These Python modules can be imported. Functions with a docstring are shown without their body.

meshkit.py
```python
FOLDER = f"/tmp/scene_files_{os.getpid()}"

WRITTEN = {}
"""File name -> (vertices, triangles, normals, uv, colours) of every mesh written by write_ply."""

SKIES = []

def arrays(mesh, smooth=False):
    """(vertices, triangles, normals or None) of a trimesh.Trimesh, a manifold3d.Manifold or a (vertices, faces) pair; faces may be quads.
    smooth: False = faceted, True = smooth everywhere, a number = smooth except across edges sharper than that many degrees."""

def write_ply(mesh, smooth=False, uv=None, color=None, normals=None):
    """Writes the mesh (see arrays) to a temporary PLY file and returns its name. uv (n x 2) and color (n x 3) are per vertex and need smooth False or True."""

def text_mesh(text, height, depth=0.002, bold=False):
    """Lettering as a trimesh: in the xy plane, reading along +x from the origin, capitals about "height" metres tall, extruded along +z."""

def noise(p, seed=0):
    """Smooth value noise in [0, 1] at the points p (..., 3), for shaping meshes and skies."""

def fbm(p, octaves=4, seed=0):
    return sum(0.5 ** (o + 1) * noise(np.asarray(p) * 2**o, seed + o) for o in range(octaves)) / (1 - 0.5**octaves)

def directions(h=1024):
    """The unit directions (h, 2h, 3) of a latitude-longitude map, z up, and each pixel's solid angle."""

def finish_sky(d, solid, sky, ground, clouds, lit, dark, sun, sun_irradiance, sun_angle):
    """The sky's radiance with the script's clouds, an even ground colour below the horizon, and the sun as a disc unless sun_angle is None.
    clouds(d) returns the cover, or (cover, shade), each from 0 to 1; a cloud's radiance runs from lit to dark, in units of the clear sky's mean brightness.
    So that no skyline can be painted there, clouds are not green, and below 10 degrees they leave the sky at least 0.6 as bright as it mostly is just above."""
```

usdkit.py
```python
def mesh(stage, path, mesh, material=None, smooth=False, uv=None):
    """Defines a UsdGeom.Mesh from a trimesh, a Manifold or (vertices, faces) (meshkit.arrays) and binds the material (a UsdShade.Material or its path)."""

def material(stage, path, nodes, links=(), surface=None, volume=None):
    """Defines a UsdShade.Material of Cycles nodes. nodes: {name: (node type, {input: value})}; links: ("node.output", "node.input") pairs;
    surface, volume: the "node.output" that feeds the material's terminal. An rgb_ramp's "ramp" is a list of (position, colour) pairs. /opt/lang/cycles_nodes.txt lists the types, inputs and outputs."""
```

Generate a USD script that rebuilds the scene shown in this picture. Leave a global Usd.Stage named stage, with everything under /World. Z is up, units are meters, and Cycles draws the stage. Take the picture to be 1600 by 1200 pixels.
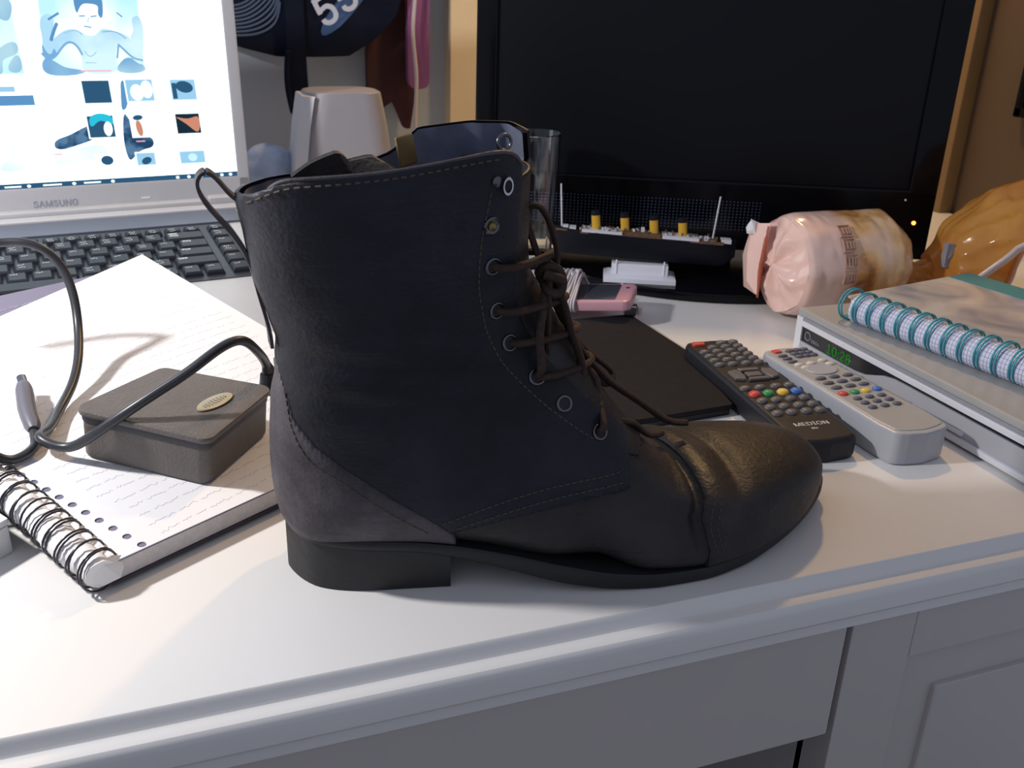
import math, random
import numpy as np
import trimesh
import usdkit, meshkit
from pxr import Usd, UsdGeom, UsdLux, UsdShade, Gf, Sdf, Vt
from shapely.geometry import Polygon, Point, box as sbox
from shapely import affinity

stage = Usd.Stage.CreateInMemory()
UsdGeom.SetStageUpAxis(stage, UsdGeom.Tokens.z)
UsdGeom.SetStageMetersPerUnit(stage, 1.0)
world = UsdGeom.Xform.Define(stage, '/World')
stage.SetDefaultPrim(world.GetPrim())
UsdGeom.Scope.Define(stage, '/World/Looks')
rng = np.random.default_rng(7)
A_ = np.array

# ------------------------------------------------------------------ camera
EXPOSURE = 0.0
cam = UsdGeom.Camera.Define(stage, '/World/camera')
cam.CreateHorizontalApertureAttr(36.0); cam.CreateVerticalApertureAttr(27.0)
cam.CreateFocalLengthAttr(33.75)
cam.CreateClippingRangeAttr(Gf.Vec2f(0.01, 100))
cam.CreateExposureAttr(EXPOSURE)
cam.CreateFStopAttr(22.0); cam.CreateFocusDistanceAttr(0.50)
Mc = Gf.Matrix4d(0.94022013, -0.33914232, 0.03112225, 0,
                 0.10509640, 0.37585404, 0.92070000, 0,
                 -0.32394576, -0.86238984, 0.38902817, 0,
                 0, 0, 1.01, 1)
cam.AddTransformOp().Set(Mc)

# ------------------------------------------------------------------ light
dome = UsdLux.DomeLight.Define(stage, '/World/room_ambience')
dome.CreateColorAttr(Gf.Vec3f(0.74, 0.81, 1.0)); dome.CreateIntensityAttr(0.11)
key = UsdLux.SphereLight.Define(stage, '/World/desk_lamp_bulb')           # cool-white desk lamp, above left of the frame
key.CreateRadiusAttr(0.022); key.CreateColorAttr(Gf.Vec3f(1.0, 0.965, 0.955)); key.CreateIntensityAttr(800.0)
key.AddTranslateOp().Set(Gf.Vec3d(-0.37, 0.54, 1.18))
warm = UsdLux.SphereLight.Define(stage, '/World/wall_lamp_bulb')          # warm lamp high up behind the television
warm.CreateRadiusAttr(0.03); warm.CreateColorAttr(Gf.Vec3f(1.0, 0.62, 0.26)); warm.CreateIntensityAttr(430.0)
warm.AddTranslateOp().Set(Gf.Vec3d(0.66, 1.06, 1.62))

# ------------------------------------------------------------------ helpers
USED = {}
def numbered(parent, name):
    k = (parent, name); n = USED.get(k, -1) + 1; USED[k] = n
    return name if n == 0 else f'{name}_{n:03d}'
def ppath(parent):
    return '/World' if parent is None else str(parent.GetPath())
def frame(o, x, y, z=None):
    x = A_(x, float); y = A_(y, float)
    z = np.cross(x, y) if z is None else A_(z, float)
    M = np.eye(4); M[:3, 0] = x / np.linalg.norm(x); M[:3, 1] = y / np.linalg.norm(y); M[:3, 2] = z / np.linalg.norm(z); M[:3, 3] = o
    return M
def yaw(o, deg):
    c, s = math.cos(math.radians(deg)), math.sin(math.radians(deg))
    return frame(o, (c, s, 0), (-s, c, 0))
def data(prim, label=None, cat=None, group=None, kind=None):
    for k, v in (('label', label), ('category', cat), ('group', group), ('kind', kind)):
        if v: prim.SetCustomDataByKey(k, v)
def thing(name, label, cat, M=None, group=None, kind=None):
    x = UsdGeom.Xform.Define(stage, '/World/' + numbered('/World', name))
    if M is not None:
        M = np.asarray(M, float)
        if M.shape == (3,): x.AddTranslateOp().Set(Gf.Vec3d(*map(float, M)))
        else: x.AddTransformOp().Set(Gf.Matrix4d(*[float(v) for v in M.T.ravel()]))
    data(x.GetPrim(), label, cat, group, kind)
    return x.GetPrim()
def cat_(ms):
    ms = [m if isinstance(m, trimesh.Trimesh) else trimesh.Trimesh(m[0], m[1], process=False) for m in ms]
    return trimesh.util.concatenate(ms) if len(ms) > 1 else ms[0]
def part(parent, name, mesh, mat, smooth=30, label=None, kind=None):
    if isinstance(mesh, list): mesh = cat_(mesh)
    p = ppath(parent) + '/' + numbered(ppath(parent), name)
    m = usdkit.mesh(stage, p, mesh, mat, smooth=smooth)
    data(m.GetPrim(), label, None, None, kind)
    return m.GetPrim()
def struct(name, mesh, mat, label, cat, parent=None, smooth=30):
    p = part(parent, name, mesh, mat, smooth)
    if parent is None: data(p, label, cat, None, 'structure')
    return p
def parts(parent, name, meshes, mat, smooth=30):
    for m in meshes: part(parent, name, m, mat, smooth)
def tm(v, f): return trimesh.Trimesh(np.asarray(v, float), np.asarray(f, int), process=False)
def hull(pts):
    h = trimesh.convex.convex_hull(np.asarray(pts, float)); return h
def box(x0, x1, y0, y1, z0, z1, b=0.0):
    if b <= 0:
        return hull([(x, y, z) for x in (x0, x1) for y in (y0, y1) for z in (z0, z1)])
    P = []
    for x in (x0, x1):
        for y in (y0, y1):
            for z in (z0, z1):
                sx, sy, sz = (1 if x == x0 else -1), (1 if y == y0 else -1), (1 if z == z0 else -1)
                c = .42
                for a in ((b, b, 0), (b, 0, b), (0, b, b), (b * c, b * c, b * c), (b, b * c * .6, b * c * .6), (b * c * .6, b, b * c * .6), (b * c * .6, b * c * .6, b)):
                    P.append((x + sx * a[0], y + sy * a[1], z + sz * a[2]))
    return hull(P)
def rprism(pts, z0, z1, r=0.0, b=0.0, q=6):
    P = pts if isinstance(pts, Polygon) else Polygon(pts)
    if r > 0: P = P.buffer(-r).buffer(r, quad_segs=q)
    c = A_(P.exterior.coords)[:-1]
    if b > 0:
        I = A_(P.buffer(-b, join_style=2).exterior.coords)[:-1]; J = A_(P.buffer(-b * .3, join_style=2).exterior.coords)[:-1]
        rows = [(I, z0), (J, z0 + .3 * b), (c, z0 + b), (c, z1 - b), (J, z1 - .3 * b), (I, z1)]
    else: rows = [(c, z0), (c, z1)]
    return hull(np.vstack([np.c_[p, np.full(len(p), z)] for p, z in rows]))
def extr(P, z0, z1):
    out = []
    for g in getattr(P, 'geoms', [P]):
        m = trimesh.creation.extrude_polygon(g, z1 - z0, engine='earcut'); m.apply_translation((0, 0, z0)); out.append(m)
    return cat_(out)
def spline(pts, n=40, closed=False):
    P = np.asarray(pts, float)
    from scipy.interpolate import CubicSpline
    if closed: P = np.vstack([P, P[:1]])
    d = np.r_[0, np.cumsum(np.maximum(np.linalg.norm(np.diff(P, axis=0), axis=1), 1e-9) ** .6)]
    cs = CubicSpline(d, P, bc_type='periodic' if closed else 'natural')
    t = np.linspace(0, d[-1], n + 1 if closed else n)
    return cs(t)[:-1] if closed else cs(t)
def sweep(path, prof, closed=False, scale=None, up=None, caps=True):
    """prof: (k,2) closed section; path (n,3)."""
    P = np.asarray(path, float); n = len(P); k = len(prof)
    T = np.roll(P, -1, 0) - np.roll(P, 1, 0) if closed else np.gradient(P, axis=0)
    T /= np.maximum(np.linalg.norm(T, axis=1, keepdims=True), 1e-12)
    N = np.zeros_like(P)
    u0 = A_(up if up is not None else ((0, 0, 1) if abs(T[0, 2]) < .9 else (1, 0, 0)), float)
    if up is not None:
        N = u0 - (T @ u0)[:, None] * T
        N /= np.maximum(np.linalg.norm(N, axis=1, keepdims=True), 1e-9)
    else:
        a = u0 - T[0] * (u0 @ T[0]); N[0] = a / np.linalg.norm(a)
        for i in range(1, n):
            a = N[i - 1] - T[i] * (N[i - 1] @ T[i]); N[i] = a / max(np.linalg.norm(a), 1e-9)
    B = np.cross(T, N)
    s = np.ones(n) if scale is None else np.asarray(scale)
    V = P[:, None] + s[:, None, None] * (prof[None, :, :1] * B[:, None] + prof[None, :, 1:] * N[:, None])
    V = V.reshape(-1, 3); F = []
    for i in range(n if closed else n - 1):
        j = (i + 1) % n
        for a in range(k):
            b2 = (a + 1) % k
            F += [(i * k + a, i * k + b2, j * k + b2), (i * k + a, j * k + b2, j * k + a)]
    if not closed and caps:
        V = np.vstack([V, P[0], P[-1]])
        for a in range(k):
            b2 = (a + 1) % k
            F += [(n * k, b2, a), (n * k + 1, (n - 1) * k + a, (n - 1) * k + b2)]
    m = tm(V, F); 
    if not closed and m.volume < 0: m.invert()
    return m
def circ(r, n=8, rx=None):
    t = np.arange(n) / n * 2 * np.pi
    return np.c_[(rx or r) * np.cos(t), r * np.sin(t)]
def tube(pts, r, n=8, closed=False, smooth=0, **k):
    P = spline(pts, smooth, closed) if smooth else pts
    return sweep(P, circ(r, n), closed, **k)
def lathe(prof, n=40):
    prof = np.asarray(prof, float); t = np.arange(n) / n * 2 * np.pi
    V = np.stack([prof[:, None, 0] * np.cos(t), prof[:, None, 0] * np.sin(t), np.repeat(prof[:, 1:2], n, 1)], -1).reshape(-1, 3)
    F = []
    for i in range(len(prof) - 1):
        for a in range(n):
            b2 = (a + 1) % n
            F += [(i * n + a, i * n + b2, (i + 1) * n + b2), (i * n + a, (i + 1) * n + b2, (i + 1) * n + a)]
    m = tm(V, F); m.merge_vertices(); m.update_faces(m.nondegenerate_faces()); return m
def mv(m, M):
    m = m.copy(); M = np.asarray(M, float)
    if M.shape == (3,): m.apply_translation(M)
    else: m.apply_transform(M)
    return m
def text(s, h, o, x, y, depth=.0003, center=False, bold=False):
    m = meshkit.text_mesh(s, h, depth, bold)
    if center: m.apply_translation((-m.bounds[:, 0].mean(), 0, 0))
    return mv(m, frame(o, x, y))
def grid_faces(ns, nt, wrap=True):
    F = []
    for i in range(ns - 1):
        for a in range(nt if wrap else nt - 1):
            b2 = (a + 1) % nt
            F += [(i * nt + a, (i + 1) * nt + a, (i + 1) * nt + b2), (i * nt + a, (i + 1) * nt + b2, i * nt + b2)]
    return A_(F)

# ------------------------------------------------------------------ materials
def pm(name, col, rough=.5, var=0.0, scale=60, bump=0.0, bscale=300, col2=None, detail=4, ramp=(.35, .65), **kw):
    nodes = {'p': ('principled_bsdf', {'base_color': tuple(col), 'roughness': rough, **kw})}; links = []
    if var > 0 or col2 is not None:
        c2 = col2 if col2 is not None else tuple(c * (1 - var) for c in col)
        nodes['tc'] = ('texture_coordinate', {})
        nodes['n'] = ('noise_texture', {'scale': float(scale), 'detail': float(detail), 'roughness': .6})
        nodes['r'] = ('rgb_ramp', {'ramp': [(ramp[0], tuple(c2)), (ramp[1], tuple(col))]})
        links += [('tc.object', 'n.vector'), ('n.fac', 'r.fac'), ('r.color', 'p.base_color')]
    if bump > 0:
        nodes['tc2'] = ('texture_coordinate', {})
        nodes['bn'] = ('noise_texture', {'scale': float(bscale), 'detail': 3.0})
        nodes['b'] = ('bump', {'strength': 1.0, 'distance': float(bump)})
        links += [('tc2.object', 'bn.vector'), ('bn.fac', 'b.height'), ('b.normal', 'p.normal')]
    return usdkit.material(stage, '/World/Looks/' + name, nodes, links, surface='p.BSDF')
def em(name, col, strength):
    return usdkit.material(stage, '/World/Looks/' + name, {'e': ('emission', {'color': tuple(col), 'strength': float(strength)})}, [], surface='e.emission')

M = {}
M['wall_grey'] = pm('wall_grey', (.43, .50, .60), .75, var=.08, scale=6)
M['cream'] = pm('cream_paint', (.78, .66, .44), .5, var=.05, scale=8)
M['wall_tan'] = pm('wall_tan', (.125, .083, .052), .6, var=.1, scale=5)
M['trim_tan'] = pm('trim_tan', (.27, .17, .07), .5, var=.08, scale=12)
M['floor'] = pm('floor_carpet', (.18, .15, .13), .9, var=.3, scale=80)
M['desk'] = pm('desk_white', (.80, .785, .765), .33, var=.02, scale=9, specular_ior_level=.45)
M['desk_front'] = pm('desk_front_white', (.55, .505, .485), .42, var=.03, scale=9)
M['dark'] = pm('dark_gap', (.02, .02, .025), .7)
def leather(name, c1, c2, rough=.42, scale=16, bump=.00045):
    return usdkit.material(stage, '/World/Looks/' + name, {
        'tc': ('texture_coordinate', {}),
        'n': ('noise_texture', {'scale': float(scale), 'detail': 6.0, 'roughness': .65}),
        'r': ('rgb_ramp', {'ramp': [(.36, c1), (.70, c2)]}),
        'v': ('voronoi_texture', {'scale': 480.0}),
        'bn': ('noise_texture', {'scale': 170.0, 'detail': 5.0, 'roughness': .65}),
        'mp': ('mapping', {'scale': (34.0, 34.0, 190.0)}), 'cn': ('noise_texture', {'scale': 1.0, 'detail': 5.0, 'roughness': .6, 'distortion': 1.6}),
        'cm': ('math', {'math_type': 'multiply_add', 'value2': 1.1}),
        'm': ('math', {'math_type': 'multiply_add', 'value2': .35}),
        'b': ('bump', {'strength': .85, 'distance': float(bump)}),
        'rr': ('map_range', {'from_min': .3, 'from_max': .7, 'to_min': rough + .14, 'to_max': rough - .04}),
        'p': ('principled_bsdf', {'specular_ior_level': .30})},
        [('tc.object', 'n.vector'), ('tc.object', 'bn.vector'), ('tc.object', 'v.vector'), ('n.fac', 'r.fac'), ('r.color', 'p.base_color'),
         ('v.distance', 'm.value1'), ('bn.fac', 'm.value3'), ('tc.object', 'mp.vector'), ('mp.vector', 'cn.vector'), ('cn.fac', 'cm.value1'), ('m.value', 'cm.value3'), ('cm.value', 'b.height'), ('b.normal', 'p.normal'), ('n.fac', 'rr.value'), ('rr.result', 'p.roughness')], surface='p.BSDF')
M['leather'] = leather('boot_leather', (.020, .0175, .018), (.046, .040, .040))
M['leather_navy'] = leather('boot_leather_navy', (.0095, .0105, .016), (.026, .027, .040), .48, 14)
M['leather_heel'] = leather('boot_leather_scuffed', (.046, .040, .046), (.120, .106, .120), .50, 22)
M['lining'] = pm('boot_lining', (.10, .115, .19), .55, var=.35, scale=60, sheen_weight=.4)
M['sole'] = pm('boot_sole', (.012, .012, .014), .55, var=.3, scale=40, bump=.0004, bscale=150)
M['lace'] = pm('boot_lace', (.050, .024, .017), .75, var=.4, scale=400, bump=.0003, bscale=1200)
M['thread'] = pm('boot_thread', (.10, .07, .05), .8)
M['eyelet'] = pm('eyelet_metal', (.16, .155, .165), .25, metallic=1.0)
M['brass'] = pm('brass', (.30, .21, .09), .35, metallic=1.0)
M['silver'] = pm('silver_plastic', (.42, .43, .47), .36, var=.04, scale=30)
M['silver_warm'] = pm('silver_plastic_warm', (.40, .39, .38), .34, var=.04, scale=30)
M['silver_light'] = pm('silver_plastic_light', (.70, .71, .76), .30)
M['silver_dark'] = pm('silver_plastic_dark', (.30, .30, .34), .4)
M['laptop'] = pm('laptop_silver', (.44, .44, .46), .38, var=.04, scale=40)
M['key'] = pm('key_black', (.014, .017, .026), .5, specular_ior_level=.3)
M['keywell'] = pm('key_well', (.018, .022, .032), .5)
M['legend'] = pm('key_legend', (.75, .78, .80), .6)
M['greytext'] = pm('grey_lettering', (.24, .25, .31), .5)
M['tv'] = pm('television_gloss_black', (.003, .003, .0045), .14, specular_ior_level=.22)
M['tvscreen'] = pm('television_screen', (.0035, .004, .006), .32, specular_ior_level=.22)
M['tvdot'] = pm('grille_dot', (.045, .065, .13), .4)
M['blackmatte'] = pm('black_matte', (.011, .011, .016), .75, var=.25, scale=120, bump=.0003, bscale=600, specular_ior_level=.2)
M['blackplastic'] = pm('black_plastic', (.016, .016, .020), .45, specular_ior_level=.3)
M['rubber'] = pm('button_rubber', (.115, .11, .115), .38)
M['rubber_dark'] = pm('button_rubber_dark', (.09, .10, .14), .45)
M['rubber_pale'] = pm('button_pale', (.60, .56, .52), .35)
for n_, c_ in dict(red=(.62, .07, .06), green=(.04, .28, .10), yellow=(.75, .52, .10), blue=(.05, .16, .50)).items(): M[n_] = pm('button_' + n_, c_, .4)
M['paper'] = pm('paper_white', (.86, .85, .86), .8, var=.02, scale=30)
M['paper_edge'] = pm('paper_edge', (.74, .70, .69), .85, var=.12, scale=400)
M['ink'] = pm('ink_blue_grey', (.50, .48, .60), .8)
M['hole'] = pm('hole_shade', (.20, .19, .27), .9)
M['wire_black'] = pm('wire_black', (.035, .033, .045), .3)
M['wire_teal'] = pm('wire_teal', (.06, .36, .44), .3)
M['hdd'] = pm('drive_case_leatherette', (.135, .118, .108), .48, var=.15, scale=60, bump=.0003, bscale=700)
M['hdd_rim'] = pm('drive_case_rim', (.030, .032, .045), .5)
M['cable'] = pm('cable_black', (.035, .037, .045), .36)
M['cable_grey'] = pm('plug_grey', (.13, .13, .16), .45)
M['white_plastic'] = pm('white_plastic', (.80, .80, .82), .4)
M['speaker'] = pm('pale_grey_plastic', (.36, .345, .375), .45, var=.05, scale=40)
M['speaker_light'] = pm('pale_edge_plastic', (.68, .69, .74), .42)
M['blueplastic'] = pm('pale_blue_film', (.60, .72, .95), .35, var=.3, scale=40, transmission_weight=.2)
M['navy'] = pm('navy_cloth', (.007, .011, .026), .85, var=.3, scale=30, specular_ior_level=.12)
M['navy_rib'] = pm('navy_rib', (.06, .09, .16), .7)
M['print_blue'] = pm('print_blue', (.035, .085, .22), .6)
M['print_white'] = pm('print_white', (.55, .60, .72), .6)
M['print_dim'] = pm('print_dim', (.07, .055, .07), .6)
M['maroon'] = pm('maroon_cloth', (.055, .014, .020), .8, var=.4, scale=20)
M['pink'] = pm('pink_cloth', (.25, .085, .24), .75, var=.25, scale=20)
M['cord_white'] = pm('cord_white', (.55, .50, .52), .6)
M['phone_pink'] = pm('phone_pink', (.62, .34, .40), .3)
M['phone_screen'] = pm('phone_screen', (.05, .055, .075), .08)
M['chrome'] = pm('chrome', (.65, .66, .70), .08, metallic=1.0)
M['ship_hull'] = pm('ship_hull', (.006, .007, .013), .5, specular_ior_level=.2)
M['ship_white'] = pm('ship_white', (.66, .66, .72), .5)
M['ship_deck'] = pm('ship_deck', (.16, .085, .045), .7, var=.4, scale=300)
M['ship_yellow'] = pm('ship_funnel_yellow', (.62, .36, .03), .5)
M['wood_white'] = pm('plinth_white', (.78, .79, .88), .4)
M['led_red'] = em('led_red', (1.0, .16, .02), 9.0)
M['led_green'] = em('display_green', (.03, .32, .03), .55)
M['stbpanel'] = pm('display_panel', (.012, .014, .022), .16)
M['gold'] = pm('badge_gold', (.72, .62, .42), .3, metallic=.8)
M['glass'] = usdkit.material(stage, '/World/Looks/tumbler_glass', {'p': ('principled_bsdf', {'base_color': (.94, .97, 1.0), 'roughness': .02, 'transmission_weight': 1.0, 'ior': 1.47})}, [], surface='p.BSDF')

# ------------------------------------------------------------------ room and desk
Z = 0.75
struct('floor', box(-1.6, 1.0, -1.2, 1.36, -.05, 0), M['floor'], 'dark carpet floor under the white desk', 'floor')
struct('wall_back', box(-1.6, .99, 1.35, 1.42, 0, 2.4), M['wall_grey'], 'grey painted wall behind the laptop and hanging clothes', 'wall')
struct('wall_right', box(.955, 1.02, .33, 1.35, 0, 2.4), M['wall_tan'], 'brown tan wall to the right of the television', 'wall')
struct('trim_1', box(.392, .4365, 1.325, 1.352, Z, 2.4, .002), M['cream'], 'cream vertical door frame strip beside the television edge', 'trim')
struct('trim_2', box(.935, .957, .957, .985, Z - .03, 2.4, .004), M['trim_tan'], 'ochre vertical moulding on the brown right wall', 'trim')
pf = thing('picture_frame', 'black framed panel hanging on the brown wall at top right', 'frame', (.955, .80, Z + .13))
parts(pf, 'frame_border', [box(-.014, 0, -.10, .083, 0, .012, .002), box(-.014, 0, -.10, .083, .34, .352, .002), box(-.014, 0, .071, .083, 0, .352, .002), box(-.014, 0, -.10, -.088, 0, .352, .002)], M['tv'])
part(pf, 'frame_panel', box(-.008, 0, -.09, .073, .008, .345), M['blackmatte'])

desk = thing('desk', 'white painted desk with a moulded front edge and a drawer below', 'desk', (0, 0, Z))
prof = [(1.33, 0), (.3155, 0), (.3148, -.0005), (.3138, -.0020), (.3122, -.0050), (.3112, -.0062), (.3098, -.0067), (.3072, -.0069), (.3054, -.0074), (.3039, -.0088), (.3030, -.0110), (.3030, -.0195), (.3042, -.0215), (.3075, -.0225), (.3075, -.030), (1.33, -.030)]
dk = trimesh.creation.extrude_polygon(Polygon(prof), 2.14, engine='earcut')      # (y,z) swept along x
dk = mv(dk, frame((-1.19, 0, 0), (0, 1, 0), (0, 0, 1)))
part(desk, 'desk_top', dk, M['desk'], 25)
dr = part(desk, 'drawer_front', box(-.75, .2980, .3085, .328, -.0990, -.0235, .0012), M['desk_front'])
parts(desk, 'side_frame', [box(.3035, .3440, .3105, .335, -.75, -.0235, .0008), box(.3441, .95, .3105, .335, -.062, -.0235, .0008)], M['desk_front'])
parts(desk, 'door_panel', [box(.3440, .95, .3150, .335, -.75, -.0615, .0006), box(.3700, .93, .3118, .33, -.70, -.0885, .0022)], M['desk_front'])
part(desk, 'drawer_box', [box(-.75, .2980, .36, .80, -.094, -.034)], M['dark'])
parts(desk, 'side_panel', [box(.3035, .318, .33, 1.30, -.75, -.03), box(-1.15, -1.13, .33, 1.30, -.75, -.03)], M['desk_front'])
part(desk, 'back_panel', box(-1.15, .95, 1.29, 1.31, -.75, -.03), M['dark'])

# ------------------------------------------------------------------ the boot
BO = A_([.033, .388, Z])
boot = thing('ankle_boot', 'dark worn leather lace-up ankle boot standing on the white desk', 'boot', BO)
#       Tx    Tz     Bx    Bz     W    nT   nB  taper yc
ST = A_([
 [.2895, .0190, .2887, .0130, .0030, 2.0, 2.4, .00, .000],
 [.2887, .0235, .2877, .0118, .0078, 2.0, 2.8, .02, .000],
 [.2867, .0280, .2852, .0106, .0135, 2.0, 3.4, .05, .000],
 [.2830, .0322, .2805, .0096, .0194, 2.1, 4.0, .07, -.0006],
 [.2772, .0358, .2738, .0084, .0258, 2.2, 4.6, .09, -.0020],
 [.2680, .0386, .2648, .0072, .0322, 2.2, 5.0, .12, -.0036],
 [.2549, .0405, .2520, .0058, .0388, 2.3, 5.4, .15, -.0058],
 [.2358, .0420, .2320, .0046, .0462, 2.3, 5.6, .18, -.0080],
 [.2167, .0425, .2110, .0036, .0518, 2.2, 5.6, .20, -.0094],
 [.2010, .0425, .1880, .0034, .0545, 2.2, 5.6, .24, -.0100],
 [.1850, .0488, .1630, .0044, .0535, 2.2, 5.4, .34, -.0092],
 [.1700, .0625, .1400, .0100, .0490, 2.2, 3.8, .40, -.006],
 [.1550, .0820, .1150, .0115, .0455, 2.2, 5.0, .34, -.003],
 [.1430, .1020, .0900, .0165, .0415, 2.2, 4.8, .24, .002],
 [.1340, .1160, .0620, .0205, .0385, 2.3, 4.6, .14, .006],
 [.1280, .1260, .0330, .0225, .0370, 2.4, 4.2, .06, .009],
 [.1230, .1340, .0130, .0250, .0362, 2.5, 3.4, .00, .010],
 [.1195, .1400, .0060, .0350, .0352, 2.6, 2.7, -.04, .010],
 [.1175, .1450, .0045, .0560, .0345, 2.6, 2.3, -.06, .009],
 [.1160, .1500, .0055, .0740, .0340, 2.7, 2.3, -.06, .008],
 [.1150, .1560, .0075, .0930, .0340, 2.8, 2.3, -.04, .007],
 [.1145, .1620, .0090, .1110, .0345, 2.9, 2.3, -.02, .006],
 [.1142, .1690, .0068, .1260, .0350, 3.0, 2.3, .00, .005],
 [.1138, .1780, .0010, .1460, .0360, 3.0, 2.3, .02, .004],
 [.1132, .1880, -.0015, .1640, .0370, 3.0, 2.3, .04, .003],
 [.1128, .1990, -.0040, .1830, .0378, 3.0, 2.3, .04, .003],
 [.1128, .2120, -.0060, .2030, .0385, 3.0, 2.3, .04, .003]])
from scipy.interpolate import PchipInterpolator, LinearNDInterpolator
NS, NT = 240, 128
dd = np.r_[0, np.cumsum(np.linalg.norm(np.diff((ST[:, :2] + ST[:, 2:4]) / 2, axis=0), axis=1) + .25 * np.abs(np.diff(ST[:, 4])))]
S_ = PchipInterpolator(dd, ST)(np.linspace(0, 1, NS) ** 1.15 * dd[-1])
th = np.arange(NT) / NT * 2 * np.pi
c_, s_ = np.cos(th)[None], np.sin(th)[None]
nn = np.where(c_ > 0, S_[:, 5:6], S_[:, 6:7])
nn = S_[:, 5:6] * (c_ + 1) / 2 + S_[:, 6:7] * (1 - c_) / 2
al = np.sign(c_) * np.abs(c_) ** (2 / nn); la = np.sign(s_) * np.abs(s_) ** (2 / nn)
Tm, Bm = S_[:, None, 0:2], S_[:, None, 2:4]
xz = (Tm + Bm) / 2 + (Tm - Bm) / 2 * al[..., None]
wid = S_[:, 4:5] * la * (1 - S_[:, 7:8] * (al + 1) / 2)
BV = np.stack([xz[..., 0], wid + S_[:, 8:9], xz[..., 1]], -1)
# worn shape: creases over the vamp and broad dents in the shaft
def seamx(z): return np.interp(z, [0, .015, .030, .040, .048], [.1905, .1920, .1895, .1960, .2030])
x_, y_, z_ = BV[..., 0], BV[..., 1], BV[..., 2]
sd = x_ - seamx(z_)
den = np.exp(-((sd + .0035) / .0028) ** 2) * .0034 * np.clip((z_ - .008) / .02, 0, 1) + np.exp(-((sd - .0195 - .1 * (z_ - .03)) / .006) ** 2) * .0022 * np.clip((z_ - .02) / .02, 0, 1) \
    - np.exp(-((sd - .006) / .006) ** 2) * .0016 * np.clip((z_ - .02) / .02, 0, 1) + np.exp(-((sd + .016) / .005) ** 2) * .0012 * np.clip((z_ - .015) / .02, 0, 1)
den += np.clip((z_ - .06) / .03, 0, 1) * (.0030 * (meshkit.fbm(BV * 26, 3, 3) - .5) + .0014 * np.sin(z_ * 330 + x_ * 60) * np.exp(-((z_ - .105) / .025) ** 2) * np.clip(1 - np.abs(x_ - .05) / .06, 0, 1))
BFc = grid_faces(NS, NT)
base = tm(BV.reshape(-1, 3), BFc)
if base.volume < 0: base.invert()
N0 = base.vertex_normals
base = tm(base.vertices - N0 * den.reshape(-1, 1), base.faces)
BN = tm(base.vertices, base.faces).vertex_normals.copy()
yc_all = np.repeat(S_[:, 8], NT)

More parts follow.
